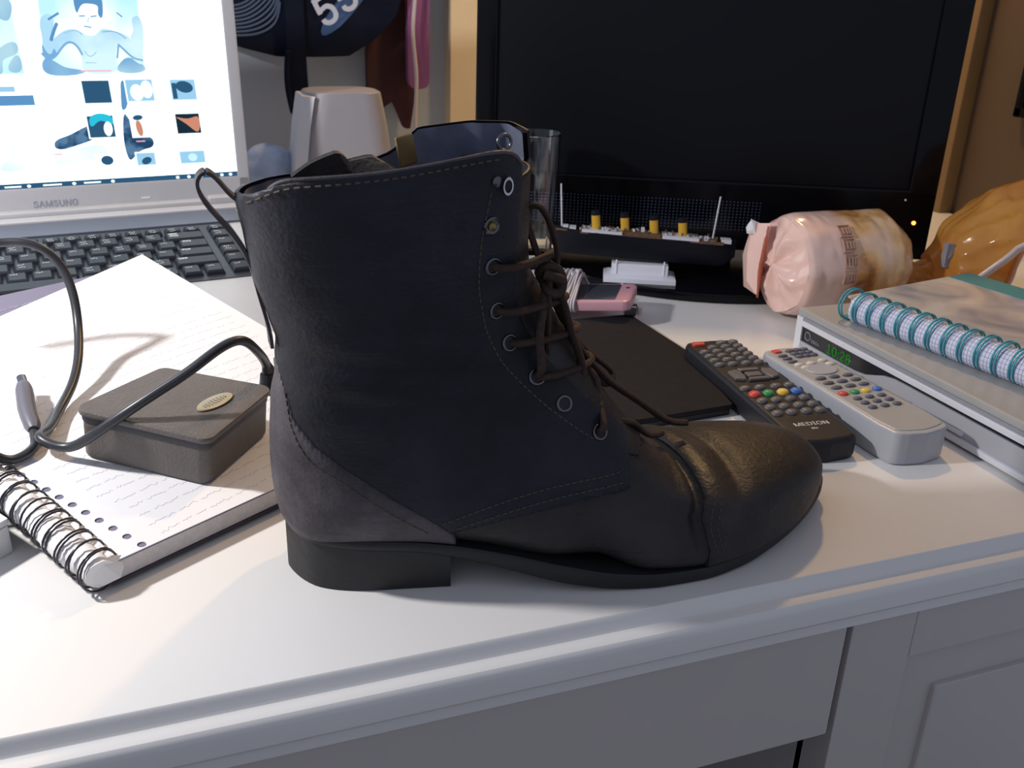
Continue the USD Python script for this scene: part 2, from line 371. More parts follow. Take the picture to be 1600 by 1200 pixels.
def sdf(poly, P):
    poly = A_(poly, float); d = np.full(len(P), 1e9); inside = np.zeros(len(P), bool)
    for a, b in zip(poly, np.roll(poly, -1, 0)):
        e = b - a; w = P - a
        t = np.clip((w @ e) / max(e @ e, 1e-18), 0, 1)
        d = np.minimum(d, np.linalg.norm(w - t[:, None] * e, axis=1))
        c1 = (a[1] <= P[:, 1]) & (b[1] > P[:, 1]); c2 = (a[1] > P[:, 1]) & (b[1] <= P[:, 1])
        cr = e[0] * w[:, 1] - e[1] * w[:, 0]
        inside ^= (c1 & (cr > 0)) | (c2 & (cr < 0))
    return np.where(inside, -d, d)
def clip(V, F, N, f, extra=None):
    """keep f<=0, cutting triangles along the zero line"""
    s = f <= 0; k = s[F].sum(1)
    keep = [F[k == 3]]; nv = [V]; nN = [N]; ed = {}; cnt = len(V)
    def cut(a, b):
        nonlocal cnt
        key = (a, b) if a < b else (b, a)
        if key not in ed:
            t = f[a] / (f[a] - f[b]); nv.append((V[a] + t * (V[b] - V[a]))[None]); nN.append((N[a] + t * (N[b] - N[a]))[None]); ed[key] = cnt; cnt += 1
        return ed[key]
    out = []
    for tri in F[(k == 1) | (k == 2)]:
        q = list(tri); i = [s[v] for v in q]
        if sum(i) == 1:
            j = i.index(True); a, b, c = q[j], q[(j + 1) % 3], q[(j + 2) % 3]
            out.append((a, cut(a, b), cut(a, c)))
        else:
            j = i.index(False); a, b, c = q[j], q[(j + 1) % 3], q[(j + 2) % 3]
            ab, ac = cut(a, b), cut(a, c); out += [(ab, b, c), (ab, c, ac)]
    F2 = np.vstack(keep + ([A_(out)] if out else [])); V2 = np.vstack(nv); N2 = np.vstack(nN)
    u, inv = np.unique(F2, return_inverse=True)
    N2 = N2[u]; N2 = N2 / np.maximum(np.linalg.norm(N2, axis=1, keepdims=True), 1e-12)
    return V2[u], inv.reshape(-1, 3), N2
def shell(V, F, N, t0, t1, bev=.0006):
    e = np.sort(np.vstack([F[:, [0, 1]], F[:, [1, 2]], F[:, [2, 0]]]), 1); h = np.vstack([F[:, [0, 1]], F[:, [1, 2]], F[:, [2, 0]]])
    u, inv, ct = np.unique(e, axis=0, return_inverse=True, return_counts=True)
    bd = h[(ct[inv.ravel()] == 1)]
    n = len(V); onb = np.zeros(n, bool); onb[bd.ravel()] = True
    up = V + N * np.where(onb, t1 - bev, t1)[:, None]; lo = V + N * t0
    W = [(a, b + n, b) for a, b in bd] + [(a, a + n, b + n) for a, b in bd]
    return tm(np.vstack([up, lo]), np.vstack([F, A_(W)])) if len(bd) else tm(up, F)
P2 = base.vertices[:, [0, 2]]; near = base.vertices[:, 1] - yc_all
rim_near = [(-.03, .180), (-.003, .180), (.008, .1868), (.0155, .1895), (.046, .1920), (.078, .1962), (.091, .1975), (.098, .1965), (.1025, .1925)]
front_near = [(.1035, .185), (.1030, .163), (.1028, .152), (.1045, .135), (.109, .1206), (.119, .1055), (.1330, .0905), (.1510, .0765), (.1570, .0690)]
bottom_q = [(.1575, .0600), (.1560, .0445), (.1350, .0430), (.1050, .0370), (.0720, .0285)]
back_q = [(.050, .030), (-.03, .030)]
quarter_poly = rim_near + front_near + bottom_q + back_q
counter_poly = [(-.03, .1180), (.0040, .1180), (.0075, .1145), (.0090, .105), (.0120, .086), (.0190, .0745), (.0280, .0665), (.050, .0480), (.0700, .0335), (.0760, .0285), (.082, .012), (.082, -.02), (-.03, -.02)]
cap_poly = [(.1905, -.02), (.1905, .000), (.1920, .015), (.1895, .030), (.1960, .040), (.2035, .0490), (.2120, .09), (.36, .09), (.36, -.02)]
base_s = (base.vertices, base.faces, BN)
def region(poly, side=0, margin=.002, yoff=0):
    f = sdf(poly, P2)
    if side: f = np.maximum(f, side * -near + margin)
    return clip(*base_s, f)
vamp_poly = [(-.03, -.02), (-.03, .11), (.06, .11), (.128, .118), (.150, .088), (.175, .085), (.23, .09), (.36, .09), (.36, -.02)]
vv = region(vamp_poly); part(boot, 'vamp', tm(vv[0], vv[1]), M['leather'], True)
tong = clip(*base_s, np.maximum(sdf([(.095, .088), (.095, .185), (.12, .190), (.14, .17), (.14, .12), (.20, .075), (.165, .055)], P2), np.abs(near) - .030))
part(boot, 'tongue', shell(*tong, .0002, .0014), M['leather'], 40)
q1 = region(quarter_poly, -1, .0008); part(boot, 'quarter', shell(*q1, .0003, .0026), M['leather_navy'], 40)
# far side: its facing stands taller and flares forward
far_poly = [(-.03, .180), (-.003, .178), (.010, .1790), (.03, .1795), (.050, .1810), (.062, .1870), (.072, .1975), (.090, .2003), (.104, .2003), (.1095, .1975)] + [(.1105, .185), (.1085, .165), (.107, .150)] + front_near[3:] + bottom_q + back_q
qf = region(far_poly, 1, .0008)
fm = shell(*qf, .0003, .0026)
def flare(V):
    V = V.copy(); w = np.clip((V[:, 2] - .125) / .06, 0, 1) ** 1.3 * np.clip((V[:, 0] - .05) / .05, 0, 1)
    V[:, 0] += .0155 * w; V[:, 1] += .002 * w; return V
fm.vertices = flare(fm.vertices); part(boot, 'quarter', fm, M['leather_navy'], 40)
# lining: inside of the shaft
def lining(poly, side, t, fl=False):
    v, f, n = region(poly, side, .0)
    v = v - n * (t + (.0007 + .0007 * np.sin(v[:, 0] * 420 + 30 * v[:, 2]))[:, None] * np.clip((v[:, 2:] - .15) / .02, 0, 1))
    if fl: v = flare(v)
    k = v[f].mean(1)[:, 2] > .06
    return tm(v, f[k][:, ::-1])
l1 = lining([(a, b - .0008) for a, b in rim_near] + front_near + bottom_q + back_q, -1, .0012)
l2 = lining([(a, b - .0008) for a, b in far_poly[:10]] + far_poly[10:], 1, .0016, True)
parts(boot, 'lining', [l1, l2], M['lining'], True)
hc = region(counter_poly, 0); part(boot, 'heel_counter', shell(*hc, .0003, .0032, .0004), M['leather_heel'], 50)
tc = region(cap_poly, 0); part(boot, 'toe_cap', shell(*tc, .0001, .0017, .0007), M['leather'], 50)
# surface lookup on the near side
msk = (near < -.001); itp = LinearNDInterpolator(base.vertices[msk][:, [0, 2]], np.c_[base.vertices[msk][:, 1], BN[msk]])
def on_near(x, z, t=.0026):
    r = np.atleast_2d(itp(np.c_[np.atleast_1d(x), np.atleast_1d(z)])); P = np.c_[np.atleast_1d(x), r[:, 0], np.atleast_1d(z)]
    n = r[:, 1:] / np.linalg.norm(r[:, 1:], axis=1, keepdims=True)
    return P + n * t, n
def along(pts, step):
    P = A_(pts, float); L = np.r_[0, np.cumsum(np.linalg.norm(np.diff(P, axis=0), axis=1))]
    t = np.arange(step / 2, L[-1], step); return np.c_[np.interp(t, L, P[:, 0]), np.interp(t, L, P[:, 1])]
def stitches(pts, step=.0030, ln=.0021, t=.0028, r=.00032):
    out = []; P = along(spline(np.c_[A_(pts), np.zeros(len(pts))], 60)[:, :2], step)
    d = np.gradient(P, axis=0); d /= np.linalg.norm(d, axis=1, keepdims=True)
    a, n = on_near(*(P - d * ln / 2).T, t); b, _ = on_near(*(P + d * ln / 2).T, t)
    for p, q_ in zip(a, b):
        if np.isfinite(p).all() and np.isfinite(q_).all(): out.append(tube(A_([p, q_]), r, 4))
    return out
st = stitches([(-.0005, .1782), (.0085, .1845), (.0165, .1872), (.046, .1898), (.078, .1940), (.091, .1952)], .0034, .0020, .0029, .00038)
st += stitches([(.0105, .0960), (.0108, .0890), (.0120, .080), (.0170, .0680), (.027, .0595), (.048, .0420), (.066, .0300)], .0030, .0020, .0034)
st += stitches([(.0765, .0318), (.105, .0405), (.133, .0465), (.1525, .0480)])
st += stitches([(.070, .0345), (.105, .0460), (.133, .0515), (.1525, .0530)])
st += stitches([(.0885, .183), (.0860, .168), (.0850, .150), (.0870, .133), (.0930, .115), (.1050, .0985), (.120, .084), (.138, .070)], .003, .002, .0028)
st += stitches([(.1955, .014), (.1930, .029), (.1985, .0375)], .0026, .0018, .0019, .00026) + stitches([(.1985, .014), (.1960, .028), (.2010, .037)], .0026, .0018, .0019, .00026)
part(boot, 'stitching', st, M['thread'], False, 'lines of brown stitches along the seams and collar', 'stuff')
# collar binding
bp, bn = on_near(*spline(np.c_[A_([(.0035, .1800)] + rim_near[2:] + [(.1030, .1865)]), np.zeros(9)], 60)[:, :2].T, .0012)
ok = np.isfinite(bp).all(1)
part(boot, 'collar_binding', tube(bp[ok], .0011, 6), M['leather_heel'], True)
# eyelets
EY = [(.0905, .1868), (.0895, .1690), (.0912, .1515), (.0942, .1310), (.1010, .1150), (.1140, .0985), (.1258, .0860), (.1420, .0715)]
def ring(R, r, n=18, k=6): return tube(np.c_[R * np.cos(np.arange(n) / n * 2 * np.pi), R * np.sin(np.arange(n) / n * 2 * np.pi), np.zeros(n)], r, k, closed=True)
def nframe(p, n):
    x = np.cross((0, 0, 1), n); x /= np.linalg.norm(x); return frame(p, x, np.cross(n, x))
EP = []
for i, (x, z) in enumerate(EY):
    p, n = on_near(x, z, .0027); p, n = p[0], n[0]; EP.append((p, n))
    F_ = nframe(p, n)
    if i == 0:      # speed hook: base plate with a bent tongue
        hk = part(boot, 'lace_hook', mv(lathe([(0, 0), (.0020, 0), (.0022, .0006), (.0012, .0010), (0, .0012)], 20), F_), M['eyelet'], 40)
        part(hk, 'hook_tongue', mv(mv(ring(.0030, .0009, 20), np.diag([.60, 1.05, 1, 1])), F_ @ frame((.0046, -.0018, .0016), (1, 0, .35), (0, 1, 0))), M['chrome'], 40)
    elif i == 1:
        hk = part(boot, 'lace_hook', mv(lathe([(0, 0), (.0036, 0), (.0038, .0006), (.0032, .0011), (.0024, .0008), (0, .0007)], 24), F_), M['eyelet'], 60)
        part(hk, 'hook_tongue', mv(lathe([(0, .0006), (.0019, .0006), (.0019, .0013), (.0012, .0021), (0, .0024)], 18), F_), M['brass'], 50)
    else:
        ey = part(boot, 'eyelet', mv(ring(.0033, .0008), F_), M['eyelet'], True)
        part(ey, 'eyelet_hole', mv(lathe([(0, .0002), (.0030, .0002), (.0030, -.0004), (0, -.0004)], 16), F_), M['dark'], 30)
part(boot, 'eyelet', mv(ring(.0034, .0008), frame((.1130, .0205, .1930), (1, .15, 0), (0, .1, 1))), M['eyelet'], True)
# laces
LF = lambda: circ(.0017, 8, .0021)
def lace(pts, n=40, prof=None): return sweep(spline(pts, n), LF() if prof is None else prof)
def far_pt(x, z, out=.002): 
    m2 = near > .001; j = np.argmin((base.vertices[m2][:, 0] - x) ** 2 + (base.vertices[m2][:, 2] - z) ** 2); return base.vertices[m2][j] + BN[m2][j] * out
cross = []
front_x = lambda z: np.interp(z, [.05, .0688, .0877, .1145, .152, .18], [.205, .1640, .1500, .1370, .1205, .118])
for i, (jump, dy) in enumerate([(3, 0), (4, 0), (5, 0), (6, 0)]):
    p, n = EP[i + 2]; z = p[2]
    tgt = far_pt(EY[jump][0], EY[jump][1] + .004, .003)
    mid = A_([front_x(z - .004) + .004, -.004, z - .003])
    cross.append(lace([p - n * .002, p + n * .0015 + A_([.003, 0, -.0005]), (p + mid) / 2 + A_([.003, -.005, 0]), mid, (mid + tgt) / 2 + A_([.003, .004, 0]), tgt, tgt - A_([.004, .002, 0])]))
p7, n7 = EP[7]
cross.append(lace([p7 - n7 * .002, p7 + n7 * .0022 + A_([0, 0, .002]), (.1480, -.0205, .0830), (.1478, -.0170, .0905), (.1440, -.0110, .0955), (.139, .002, .0985), (.132, .014, .098)]))
p5, n5 = EP[5]
cross.append(lace([p5 - n5 * .002, p5 + n5 * .0022 + A_([.001, 0, .003]), (.1150, -.0265, .1150), (.1185, -.0200, .1270), (.1215, -.0150, .1360), (.1235, -.013, .1400)]))
part(boot, 'lace', cross, M['lace'], 50)
kn = [(.1195, -.0165, .1425), (.1270, -.0175, .1400), (.1285, -.0120, .1375), (.1225, -.0085, .1385), (.1205, -.0130, .1440), (.1265, -.0145, .1435), (.1275, -.0165, .1345), (.1225, -.0180, .1345), (.1215, -.0120, .1380)]
bow = part(boot, 'lace_bow', [lace(kn, 60, circ(.0023, 8, .0026)),
      lace([(.1237, -.012, .1408), (.1195, -.008, .1498), (.1158, -.007, .1600), (.1142, -.008, .1680), (.1170, -.010, .1712), (.1210, -.011, .1680), (.1248, -.011, .1600), (.1278, -.011, .1493), (.1267, -.012, .1406)], 60, circ(.0014, 8, .0019)),
      lace([(.1225, -.016, .1400), (.1213, -.019, .1280), (.1212, -.020, .1150), (.1216, -.020, .1050), (.1238, -.021, .0970), (.1287, -.021, .0915), (.1335, -.021, .0893), (.1378, -.020, .0905), (.1398, -.019, .0955), (.1385, -.018, .1030), (.1350, -.017, .1120), (.1310, -.016, .1250), (.1262, -.015, .1390)], 80, circ(.0015, 8, .0021)),
      lace([(.1230, -.013, .1400), (.1290, -.0115, .1300), (.1350, -.010, .1160), (.1425, -.009, .1030), (.1500, -.008, .0940), (.1610, -.006, .0830), (.1735, -.004, .0735), (.1860, -.003, .0640), (.1985, -.002, .0555), (.2080, -.002, .0535)], 80, circ(.0018, 8, .0024)),
      lace([(.1300, .003, .1290), (.1420, .004, .1080), (.1560, .004, .0930), (.1660, .002, .0830), (.1600, -.004, .0815), (.1500, -.006, .0925), (.1380, -.004, .1060)], 60, circ(.0015, 8, .0019)),
      lace([(.1560, -.020, .0705), (.1640, -.020, .0680), (.1690, -.018, .0655), (.1745, -.016, .0605), (.1805, -.015, .0562), (.1880, -.013, .0555)], 40, circ(.0015, 8, .0018))], M['lace'], 50)
# pull loop at the back
pl = spline([(.0010, .006, .1750), (-.0050, .006, .1765), (-.0110, .006, .1835), (-.0155, .006, .1872), (-.0186, .006, .1850), (-.0182, .006, .1785), (-.0130, .006, .1700), (-.0068, .006, .1615), (-.0018, .006, .1510), (.0010, .006, .1370), (.0042, .006, .1210), (.0048, .006, .1130)], 80)
part(boot, 'pull_loop', sweep(pl, np.c_[[.0050, .0050, -.0050, -.0050], [-.0007, .0007, .0007, -.0007]], up=(1, 0, .0)), M['leather_heel'], 40)
part(boot, 'zip_tab', [mv(box(-.0042, .0042, -.0012, .0012, -.009, .0045, .0010), frame((.0700, .0290, .1915), (.96, .2, .2), (-.2, .98, 0)))], M['brass'], 30, 'brass coloured zip end at the far collar')
# crumpled flap of the far collar seen over the near rim
fx = np.linspace(0, 1, 26); fv = []
for t in fx:
    x = .020 + .046 * t
    h = .1815 + .0065 * np.interp(t, [0, .2, .45, .5, .56, .75, .95, 1], [-.3, .35, 1.0, .95, .45, .95, .2, -.2])
    yy = .036 * math.sin(math.pi * min(1, .28 + .62 * t)) + .002
    fv.append([(x, yy - .001, h - .018), (x, yy - .003, h), (x, yy + .0005, h + .0006), (x, yy + .003, h - .018)])
fv = A_(fv); part(boot, 'collar_flap', tm(fv.reshape(-1, 3), grid_faces(26, 4)), M['leather'], 60)
# sole and heel
SB = A_([  # x, near y, far y, z bottom, z top
 [.0060, .0080, .0120, .0235, .0275], [.0085, -.0010, .0220, .0230, .0275], [.0150, -.0120, .0320, .0225, .0272], [.0320, -.0215, .0415, .0215, .0262], [.0600, -.0280, .0425, .0190, .0240], [.0760, -.0315, .0405, .0155, .0215],
 [.1000, -.0410, .0390, .0100, .0180], [.1250, -.0510, .0390, .0040, .0130], [.1500, -.0580, .0420, .0006, .0085], [.1700, -.0612, .0420, .0000, .0070], [.1900, -.0618, .0415, .0000, .0066], [.2130, -.0582, .0390, .0008, .0070],
 [.2340, -.0508, .0345, .0024, .0080], [.2545, -.0410, .0290, .0042, .0092], [.2700, -.0315, .0245, .0060, .0106], [.2810, -.0232, .0198, .0076, .0120], [.2890, -.0155, .0145, .0088, .0132], [.2940, -.0085, .0085, .0096, .0140], [.2960, -.0020, .0020, .0100, .0142]])
dS = np.r_[0, np.cumsum(np.linalg.norm(np.diff(SB[:, :2], axis=0), axis=1))]
Sx = PchipInterpolator(dS, SB)(np.linspace(0, dS[-1], 110))
def slab_loft(S, b=.0011):
    rows = []
    for x, y0, y1, z0, z1 in S:
        bb = min(b, abs(y1 - y0) * .3); n_ = 9
        top = [(x, y, z1) for y in np.linspace(y0 + bb, y1 - bb, n_)]
        bot = [(x, y, z0) for y in np.linspace(y1 - bb, y0 + bb, n_)]
        rows.append(top + [(x, y1, z1 - bb), (x, y1, z0 + bb)] + bot + [(x, y0, z0 + bb), (x, y0, z1 - bb)])
    R_ = A_(rows); k = R_.shape[1]; V = R_.reshape(-1, 3); F = grid_faces(len(S), k)
    V = np.vstack([V, R_[0].mean(0), R_[-1].mean(0)]); n = len(S)
    F = np.vstack([F, [(n * k, a, (a + 1) % k) for a in range(k)], [(n * k + 1, (n - 1) * k + (a + 1) % k, (n - 1) * k + a) for a in range(k)]])
    m = tm(V, F)
    if m.volume < 0: m.invert()
    return m
part(boot, 'sole', slab_loft(Sx), M['sole'], 35)
HB = []
for x, y0, y1, z0, z1 in Sx:
    if x <= .0760: HB.append((.0002 + x * .99, y0 * 1.01 + .0005, y1 * .97, .0, z0 + .0012))
hm = slab_loft(A_(HB), .0008); part(boot, 'heel', hm, M['sole'], 35)
# ------------------------------------------------------------------ laptop
a8 = math.radians(8); u8 = A_([math.cos(a8), math.sin(a8), 0]); v8 = A_([-math.sin(a8), math.cos(a8), 0])
LM = frame((.1188, .6755, Z), u8, v8)
lap = thing('laptop', 'open silver laptop with a bright screen and black keyboard behind the notepad', 'laptop', LM)
pr = Polygon([(0, .006), (.004, .003), (.27, .003), (.281, .010), (.281, .050), (.278, .056), (.006, .0205), (0, .016)])
bm = trimesh.creation.extrude_polygon(pr, .345, engine='earcut'); bm = mv(bm, frame((-.345, 0, 0), (0, 1, 0), (0, 0, 1)))
part(lap, 'base', bm, M['laptop'], 30)
parts(lap, 'foot', [box(-.03, -.015, .02, .035, 0, .005), box(-.33, -.315, .02, .035, 0, .005), box(-.03, -.015, .24, .255, 0, .005), box(-.33, -.315, .24, .255, 0, .005)], M['rubber_dark'])
slp = math.atan2(.056 - .0205, .272); DK = frame((0, .006, .0205), (1, 0, 0), (0, math.cos(slp), math.sin(slp)))
part(lap, 'keyboard_well', mv(box(-.335, -.033, .096, .2475, -.002, .0008), DK), M['keywell'])
part(lap, 'key_strip', mv(box(-.335, -.020, .2170, .2470, 0, .0022, .0006), DK), M['rubber_dark'])
parts(lap, 'hinge_cover', [mv(box(-.345, 0, .250, .262, 0, .0026, .001), DK), mv(box(-.300, -.040, .2625, .2735, -.001, .0060, .0018), DK), mv(box(-.040, -.006, .262, .2745, -.001, .0085, .0022), DK)], M['laptop'])
part(lap, 'touchpad', mv(rprism([(-.225, .02), (-.150, .02), (-.150, .085), (-.225, .085)], -.001, .0008, .006), DK), M['keywell'])
part(lap, 'touchpad_trim', mv(tube(np.c_[A_(Polygon([(-.225, .02), (-.150, .02), (-.150, .085), (-.225, .085)]).buffer(-.006).buffer(.006).exterior.coords)[:-1], np.full(len(Polygon([(-.225, .02), (-.150, .02), (-.150, .085), (-.225, .085)]).buffer(-.006).buffer(.006).exterior.coords) - 1, .0012)], .0008, 5, closed=True), DK), M['silver_light'])
kh = .0183; leg = []
rows = [(.103, [.017] * 4 + [.022, .017, .017, .08, .02, .017, .017, .017]), (.103 + kh, [.017, .036] + [.0175] * 12), (.103 + 2 * kh, [.017, .030] + [.0175] * 12),
        (.103 + 3 * kh, [.017, .026] + [.0175] * 12), (.103 + 4 * kh, [.017, .034] + [.0175] * 13), (.103 + 5 * kh, [.017] + [.0160] * 15)]
for ri, (y0, ws) in enumerate(rows):
    x = -.039; hh = kh if ri < 5 else .0125
    for ki, w in enumerate(ws):
        x1 = x; x0 = x - w; x = x0 - (.004 if ki == 0 else 0)
        if x0 < -.332: break
        a, b2 = x0 + .0009, x1 - .0009; c, d = y0 + .0009, y0 + hh - .0009
        m = hull([(a, c, 0), (b2, c, 0), (a, d, 0), (b2, d, 0)] + [(xx, yy, .0046) for xx in (a + .0022, b2 - .0022) for yy in (c + .0020, d - .0018)] + [(xx, yy, .0032) for xx in (a + .0010, b2 - .0010) for yy in (c + .0008, d - .0008)])
        part(lap, 'key', mv(m, DK), M['key'], 25)
        nl = 2 if (ri >= 4 or rng.random() < .25) else 1
        for q_ in range(nl):
            lw = min(.0052, (b2 - a) * .4) * (1.0 if w < .02 else 1.4); lx = a + .0032 + .0005 * q_; ly = d - .0058 - .0042 * q_
            # small glyph: two or three strokes
            for s_i in range(3):
                sx = lx + lw * s_i / 3; up_ = rng.random() < .5
                leg.append(mv(hull([(sx, ly, .0046), (sx + lw * .28, ly + (.0016 if up_ else 0), .0046), (sx + lw * .28, ly + .0006 + (.0016 if up_ else 0), .0046), (sx, ly + .0006, .0046), (sx, ly, .0048), (sx + lw * .28, ly + .0006, .0048)]), DK))
            if w > .02:
                leg.append(mv(box(lx, lx + lw, ly + .0018, ly + .0026, .0045, .0048), DK))
part(lap, 'key_legend', leg, M['legend'], False, 'white key legends', 'stuff')
# screen
t10 = math.radians(4); SD = A_([0, math.sin(t10), math.cos(t10)])
SM = frame((-.002, .2745, .0605), (1, 0, 0), SD)             # x to the right, y up the screen, z towards the user
part(lap, 'screen_frame', [mv(box(-.345, .0035, -.004, .0195, -.0095, .0012, .002), SM), mv(box(-.0080, .0035, -.004, .235, -.0095, .0012, .002), SM), mv(box(-.345, -.333, -.004, .235, -.0095, .0012, .002), SM), mv(box(-.345, .0035, .223, .235, -.0095, .0012, .002), SM), mv(box(-.345, .0035, -.002, .234, -.0100, -.0030, .002), SM)], M['laptop'])
W_ = (.80, .93, 1.0)
M['scr_white'] = em('screen_white', W_, 3.0); M['scr_pale'] = em('screen_pale', (.62, .90, 1.0), 1.05); M['scr_sky'] = em('screen_sky', (.36, .68, .95), .95)
M['scr_mid'] = em('screen_mid', (.16, .42, .78), .75); M['scr_dark'] = em('screen_dark', (.05, .17, .33), .60); M['scr_black'] = em('screen_black', (.022, .055, .09), .5)
M['scr_skin'] = em('screen_skin', (.80, .34, .22), .8); M['scr_cyan'] = em('screen_cyan', (.03, .62, .85), .9); M['scr_pink'] = em('screen_pink', (1.0, .45, .62), 1.0); M['scr_near'] = em('screen_near', (.82, .97, 1.0), 1.45)
part(lap, 'display', mv(box(-.334, -.0075, .0185, .2235, -.0025, 0), SM), M['scr_white'], False)
def scr(name, polys, mat, lay, parent=lap):
    out = []
    for p in polys:
        P = Polygon([(x - .045 * (y - .02), y) for x, y in p]) if not isinstance(p, Polygon) else p
        out.append(extr(P.buffer(0), .0002 * lay - .0001, .0002 * lay))
    return part(parent, name, mv(cat_(out), SM), mat, False)
def ell(cx, cy, rx, ry, rot=0, n=20):
    t = np.arange(n) / n * 2 * np.pi; c, s = math.cos(rot), math.sin(rot)
    return [(cx + rx * math.cos(a) * c - ry * math.sin(a) * s, cy + rx * math.cos(a) * s + ry * math.sin(a) * c) for a in t]
def rc(x0, x1, y0, y1): return [(x0, y0), (x1, y0), (x1, y1), (x0, y1)]
def smooth_poly(pts, n=60):
    return [tuple(p) for p in spline(np.c_[A_(pts), np.zeros(len(pts))], n, True)[:, :2]]
scr('taskbar', [rc(-.334, -.0075, .0187, .0235)], M['scr_dark'], 1)
for p_ in [ell(x, .0210, .0016, .0013) for x in (-.186, -.150, -.118, -.062, -.052, -.041, -.031, -.022, -.014)] + [rc(-.175, -.160, .0203, .0217), rc(-.142, -.128, .0203, .0217), rc(-.205, -.192, .0203, .0217)]: scr('taskbar_icon', [p_], M['scr_near'], 2)
from shapely.geometry import LineString
def soft(name, c1, c2, k, sc=22.0):
    return usdkit.material(stage, '/World/Looks/' + name, {'tc': ('texture_coordinate', {}), 'n': ('noise_texture', {'scale': sc, 'detail': 1.5}), 'r': ('rgb_ramp', {'ramp': [(.38, c1), (.62, c2)]}), 'e': ('emission', {'strength': float(k)})},
        [('tc.object', 'n.vector'), ('n.fac', 'r.fac'), ('r.color', 'e.color')], surface='e.emission')
M['scr_soft'] = soft('screen_soft', (.50, .84, 1.0), (.86, 1.0, 1.0), 1.15)
M['scr_skin_pale'] = soft('screen_figure', (.46, .76, .98), (.72, .97, 1.0), 1.0, 30.0)
M['scr_grad'] = soft('screen_shade', (.24, .52, .86), (.55, .86, 1.0), .85, 26.0)
def scp(name, polys, mat, lay, parent=lap):
    for p in polys: r = scr(name, [p], mat, lay, parent)
    return r
scr('page_panel', [Polygon([(-0.1861,0.1765),(-0.1963,0.1123),(-0.0736,0.1106),(-0.0717,0.179)])], M['scr_near'], 1)
ph = scr('photo_tile', [Polygon([(-0.1563,0.1771),(-0.1593,0.1144),(-0.0796,0.115),(-0.0786,0.1788)])], M['scr_soft'], 2)
for P in (Polygon(smooth_poly([(-0.1593,0.1144),(-0.1582,0.1251),(-0.1515,0.1235),(-0.1443,0.1188),(-0.1355,0.1167),(-0.1282,0.1145)], 120)).buffer(0), Polygon(smooth_poly([(-0.1018,0.1152),(-0.0989,0.1216),(-0.092,0.1257),(-0.085,0.123),(-0.0792,0.1182),(-0.0796,0.115)], 120)).buffer(0)): scr('photo_shade', [P], M['scr_grad'], 3, ph)
fg = scr('photo_figure', [Polygon(smooth_poly([(-0.1418,0.1465),(-0.1301,0.148),(-0.1231,0.144),(-0.1155,0.1445),(-0.1108,0.1487),(-0.1022,0.1477),(-0.0908,0.1436),(-0.0844,0.1363),(-0.0795,0.1246),(-0.081,0.1203),(-0.0894,0.1257),(-0.0982,0.1352),(-0.1018,0.1232),(-0.1028,0.1152),(-0.1282,0.115),(-0.1293,0.1249),(-0.1328,0.1363),(-0.138,0.1383),(-0.1447,0.1332),(-0.15,0.1271),(-0.1559,0.1272),(-0.1586,0.1323),(-0.1578,0.1414),(-0.1582,0.1514),(-0.1551,0.1589),(-0.1491,0.1605),(-0.147,0.1545),(-0.1503,0.1454),(-0.1511,0.1404)], 120)).buffer(0).union(Polygon(smooth_poly([(-0.0844,0.1363),(-0.0801,0.1283),(-0.0774,0.1415),(-0.077,0.1531),(-0.0804,0.1598),(-0.0849,0.1571),(-0.0851,0.1478),(-0.0878,0.1426)], 120)).buffer(0))], M['scr_skin_pale'], 4, ph)
scr('photo_head', [Polygon(smooth_poly([(-0.1286,0.1657),(-0.1292,0.1582),(-0.1268,0.1506),(-0.1213,0.1466),(-0.1146,0.1507),(-0.11,0.1589),(-0.1079,0.1671),(-0.1109,0.1711),(-0.1178,0.172),(-0.1244,0.1708)], 120)).buffer(0)], M['scr_near'], 5, ph)
scr('photo_hair', [Polygon(smooth_poly([(-0.1296,0.1692),(-0.1284,0.1743),(-0.118,0.178),(-0.1084,0.1747),(-0.1072,0.1681),(-0.1096,0.1579),(-0.1117,0.1609),(-0.1114,0.167),(-0.1172,0.169),(-0.1244,0.1673),(-0.1282,0.1617)], 120)).buffer(0)], M['scr_mid'], 6, ph)
scr('photo_shade', [Polygon(smooth_poly([(-0.1585,0.1363),(-0.1587,0.1282),(-0.1543,0.1251),(-0.1489,0.1281),(-0.1501,0.1332),(-0.1527,0.1292),(-0.1563,0.1312)], 120)).buffer(0)], M['scr_grad'], 5, ph)
scr('photo_line', [LineString(spline(np.c_[A_([(-0.1596,0.1292),(-0.1553,0.1251),(-0.15,0.1271),(-0.1435,0.1343),(-0.1375,0.1383),(-0.1328,0.1363),(-0.1288,0.1286)]), np.zeros(7)], 24)[:, :2]).buffer(.0009), LineString(spline(np.c_[A_([(-0.0985,0.1363),(-0.0935,0.131),(-0.0878,0.1257),(-0.0806,0.1235)]), np.zeros(4)], 24)[:, :2]).buffer(.0008), LineString(spline(np.c_[A_([(-0.0985,0.1363),(-0.1009,0.1258)]), np.zeros(2)], 24)[:, :2]).buffer(.0007), LineString(spline(np.c_[A_([(-0.1405,0.1455),(-0.1302,0.1475),(-0.1266,0.1445)]), np.zeros(3)], 24)[:, :2]).buffer(.0004), LineString(spline(np.c_[A_([(-0.1101,0.1466),(-0.0998,0.1467),(-0.0921,0.1415)]), np.zeros(3)], 24)[:, :2]).buffer(.0004), LineString(spline(np.c_[A_([(-0.1264,0.1311),(-0.1229,0.127),(-0.1174,0.1301)]), np.zeros(3)], 24)[:, :2]).buffer(.0003), LineString(spline(np.c_[A_([(-0.1267,0.1218),(-0.1185,0.1217)]), np.zeros(2)], 24)[:, :2]).buffer(.0003), LineString(spline(np.c_[A_([(-0.1197,0.1578),(-0.1207,0.1542)]), np.zeros(2)], 24)[:, :2]).buffer(.0003)], M['scr_grad'], 6, ph)
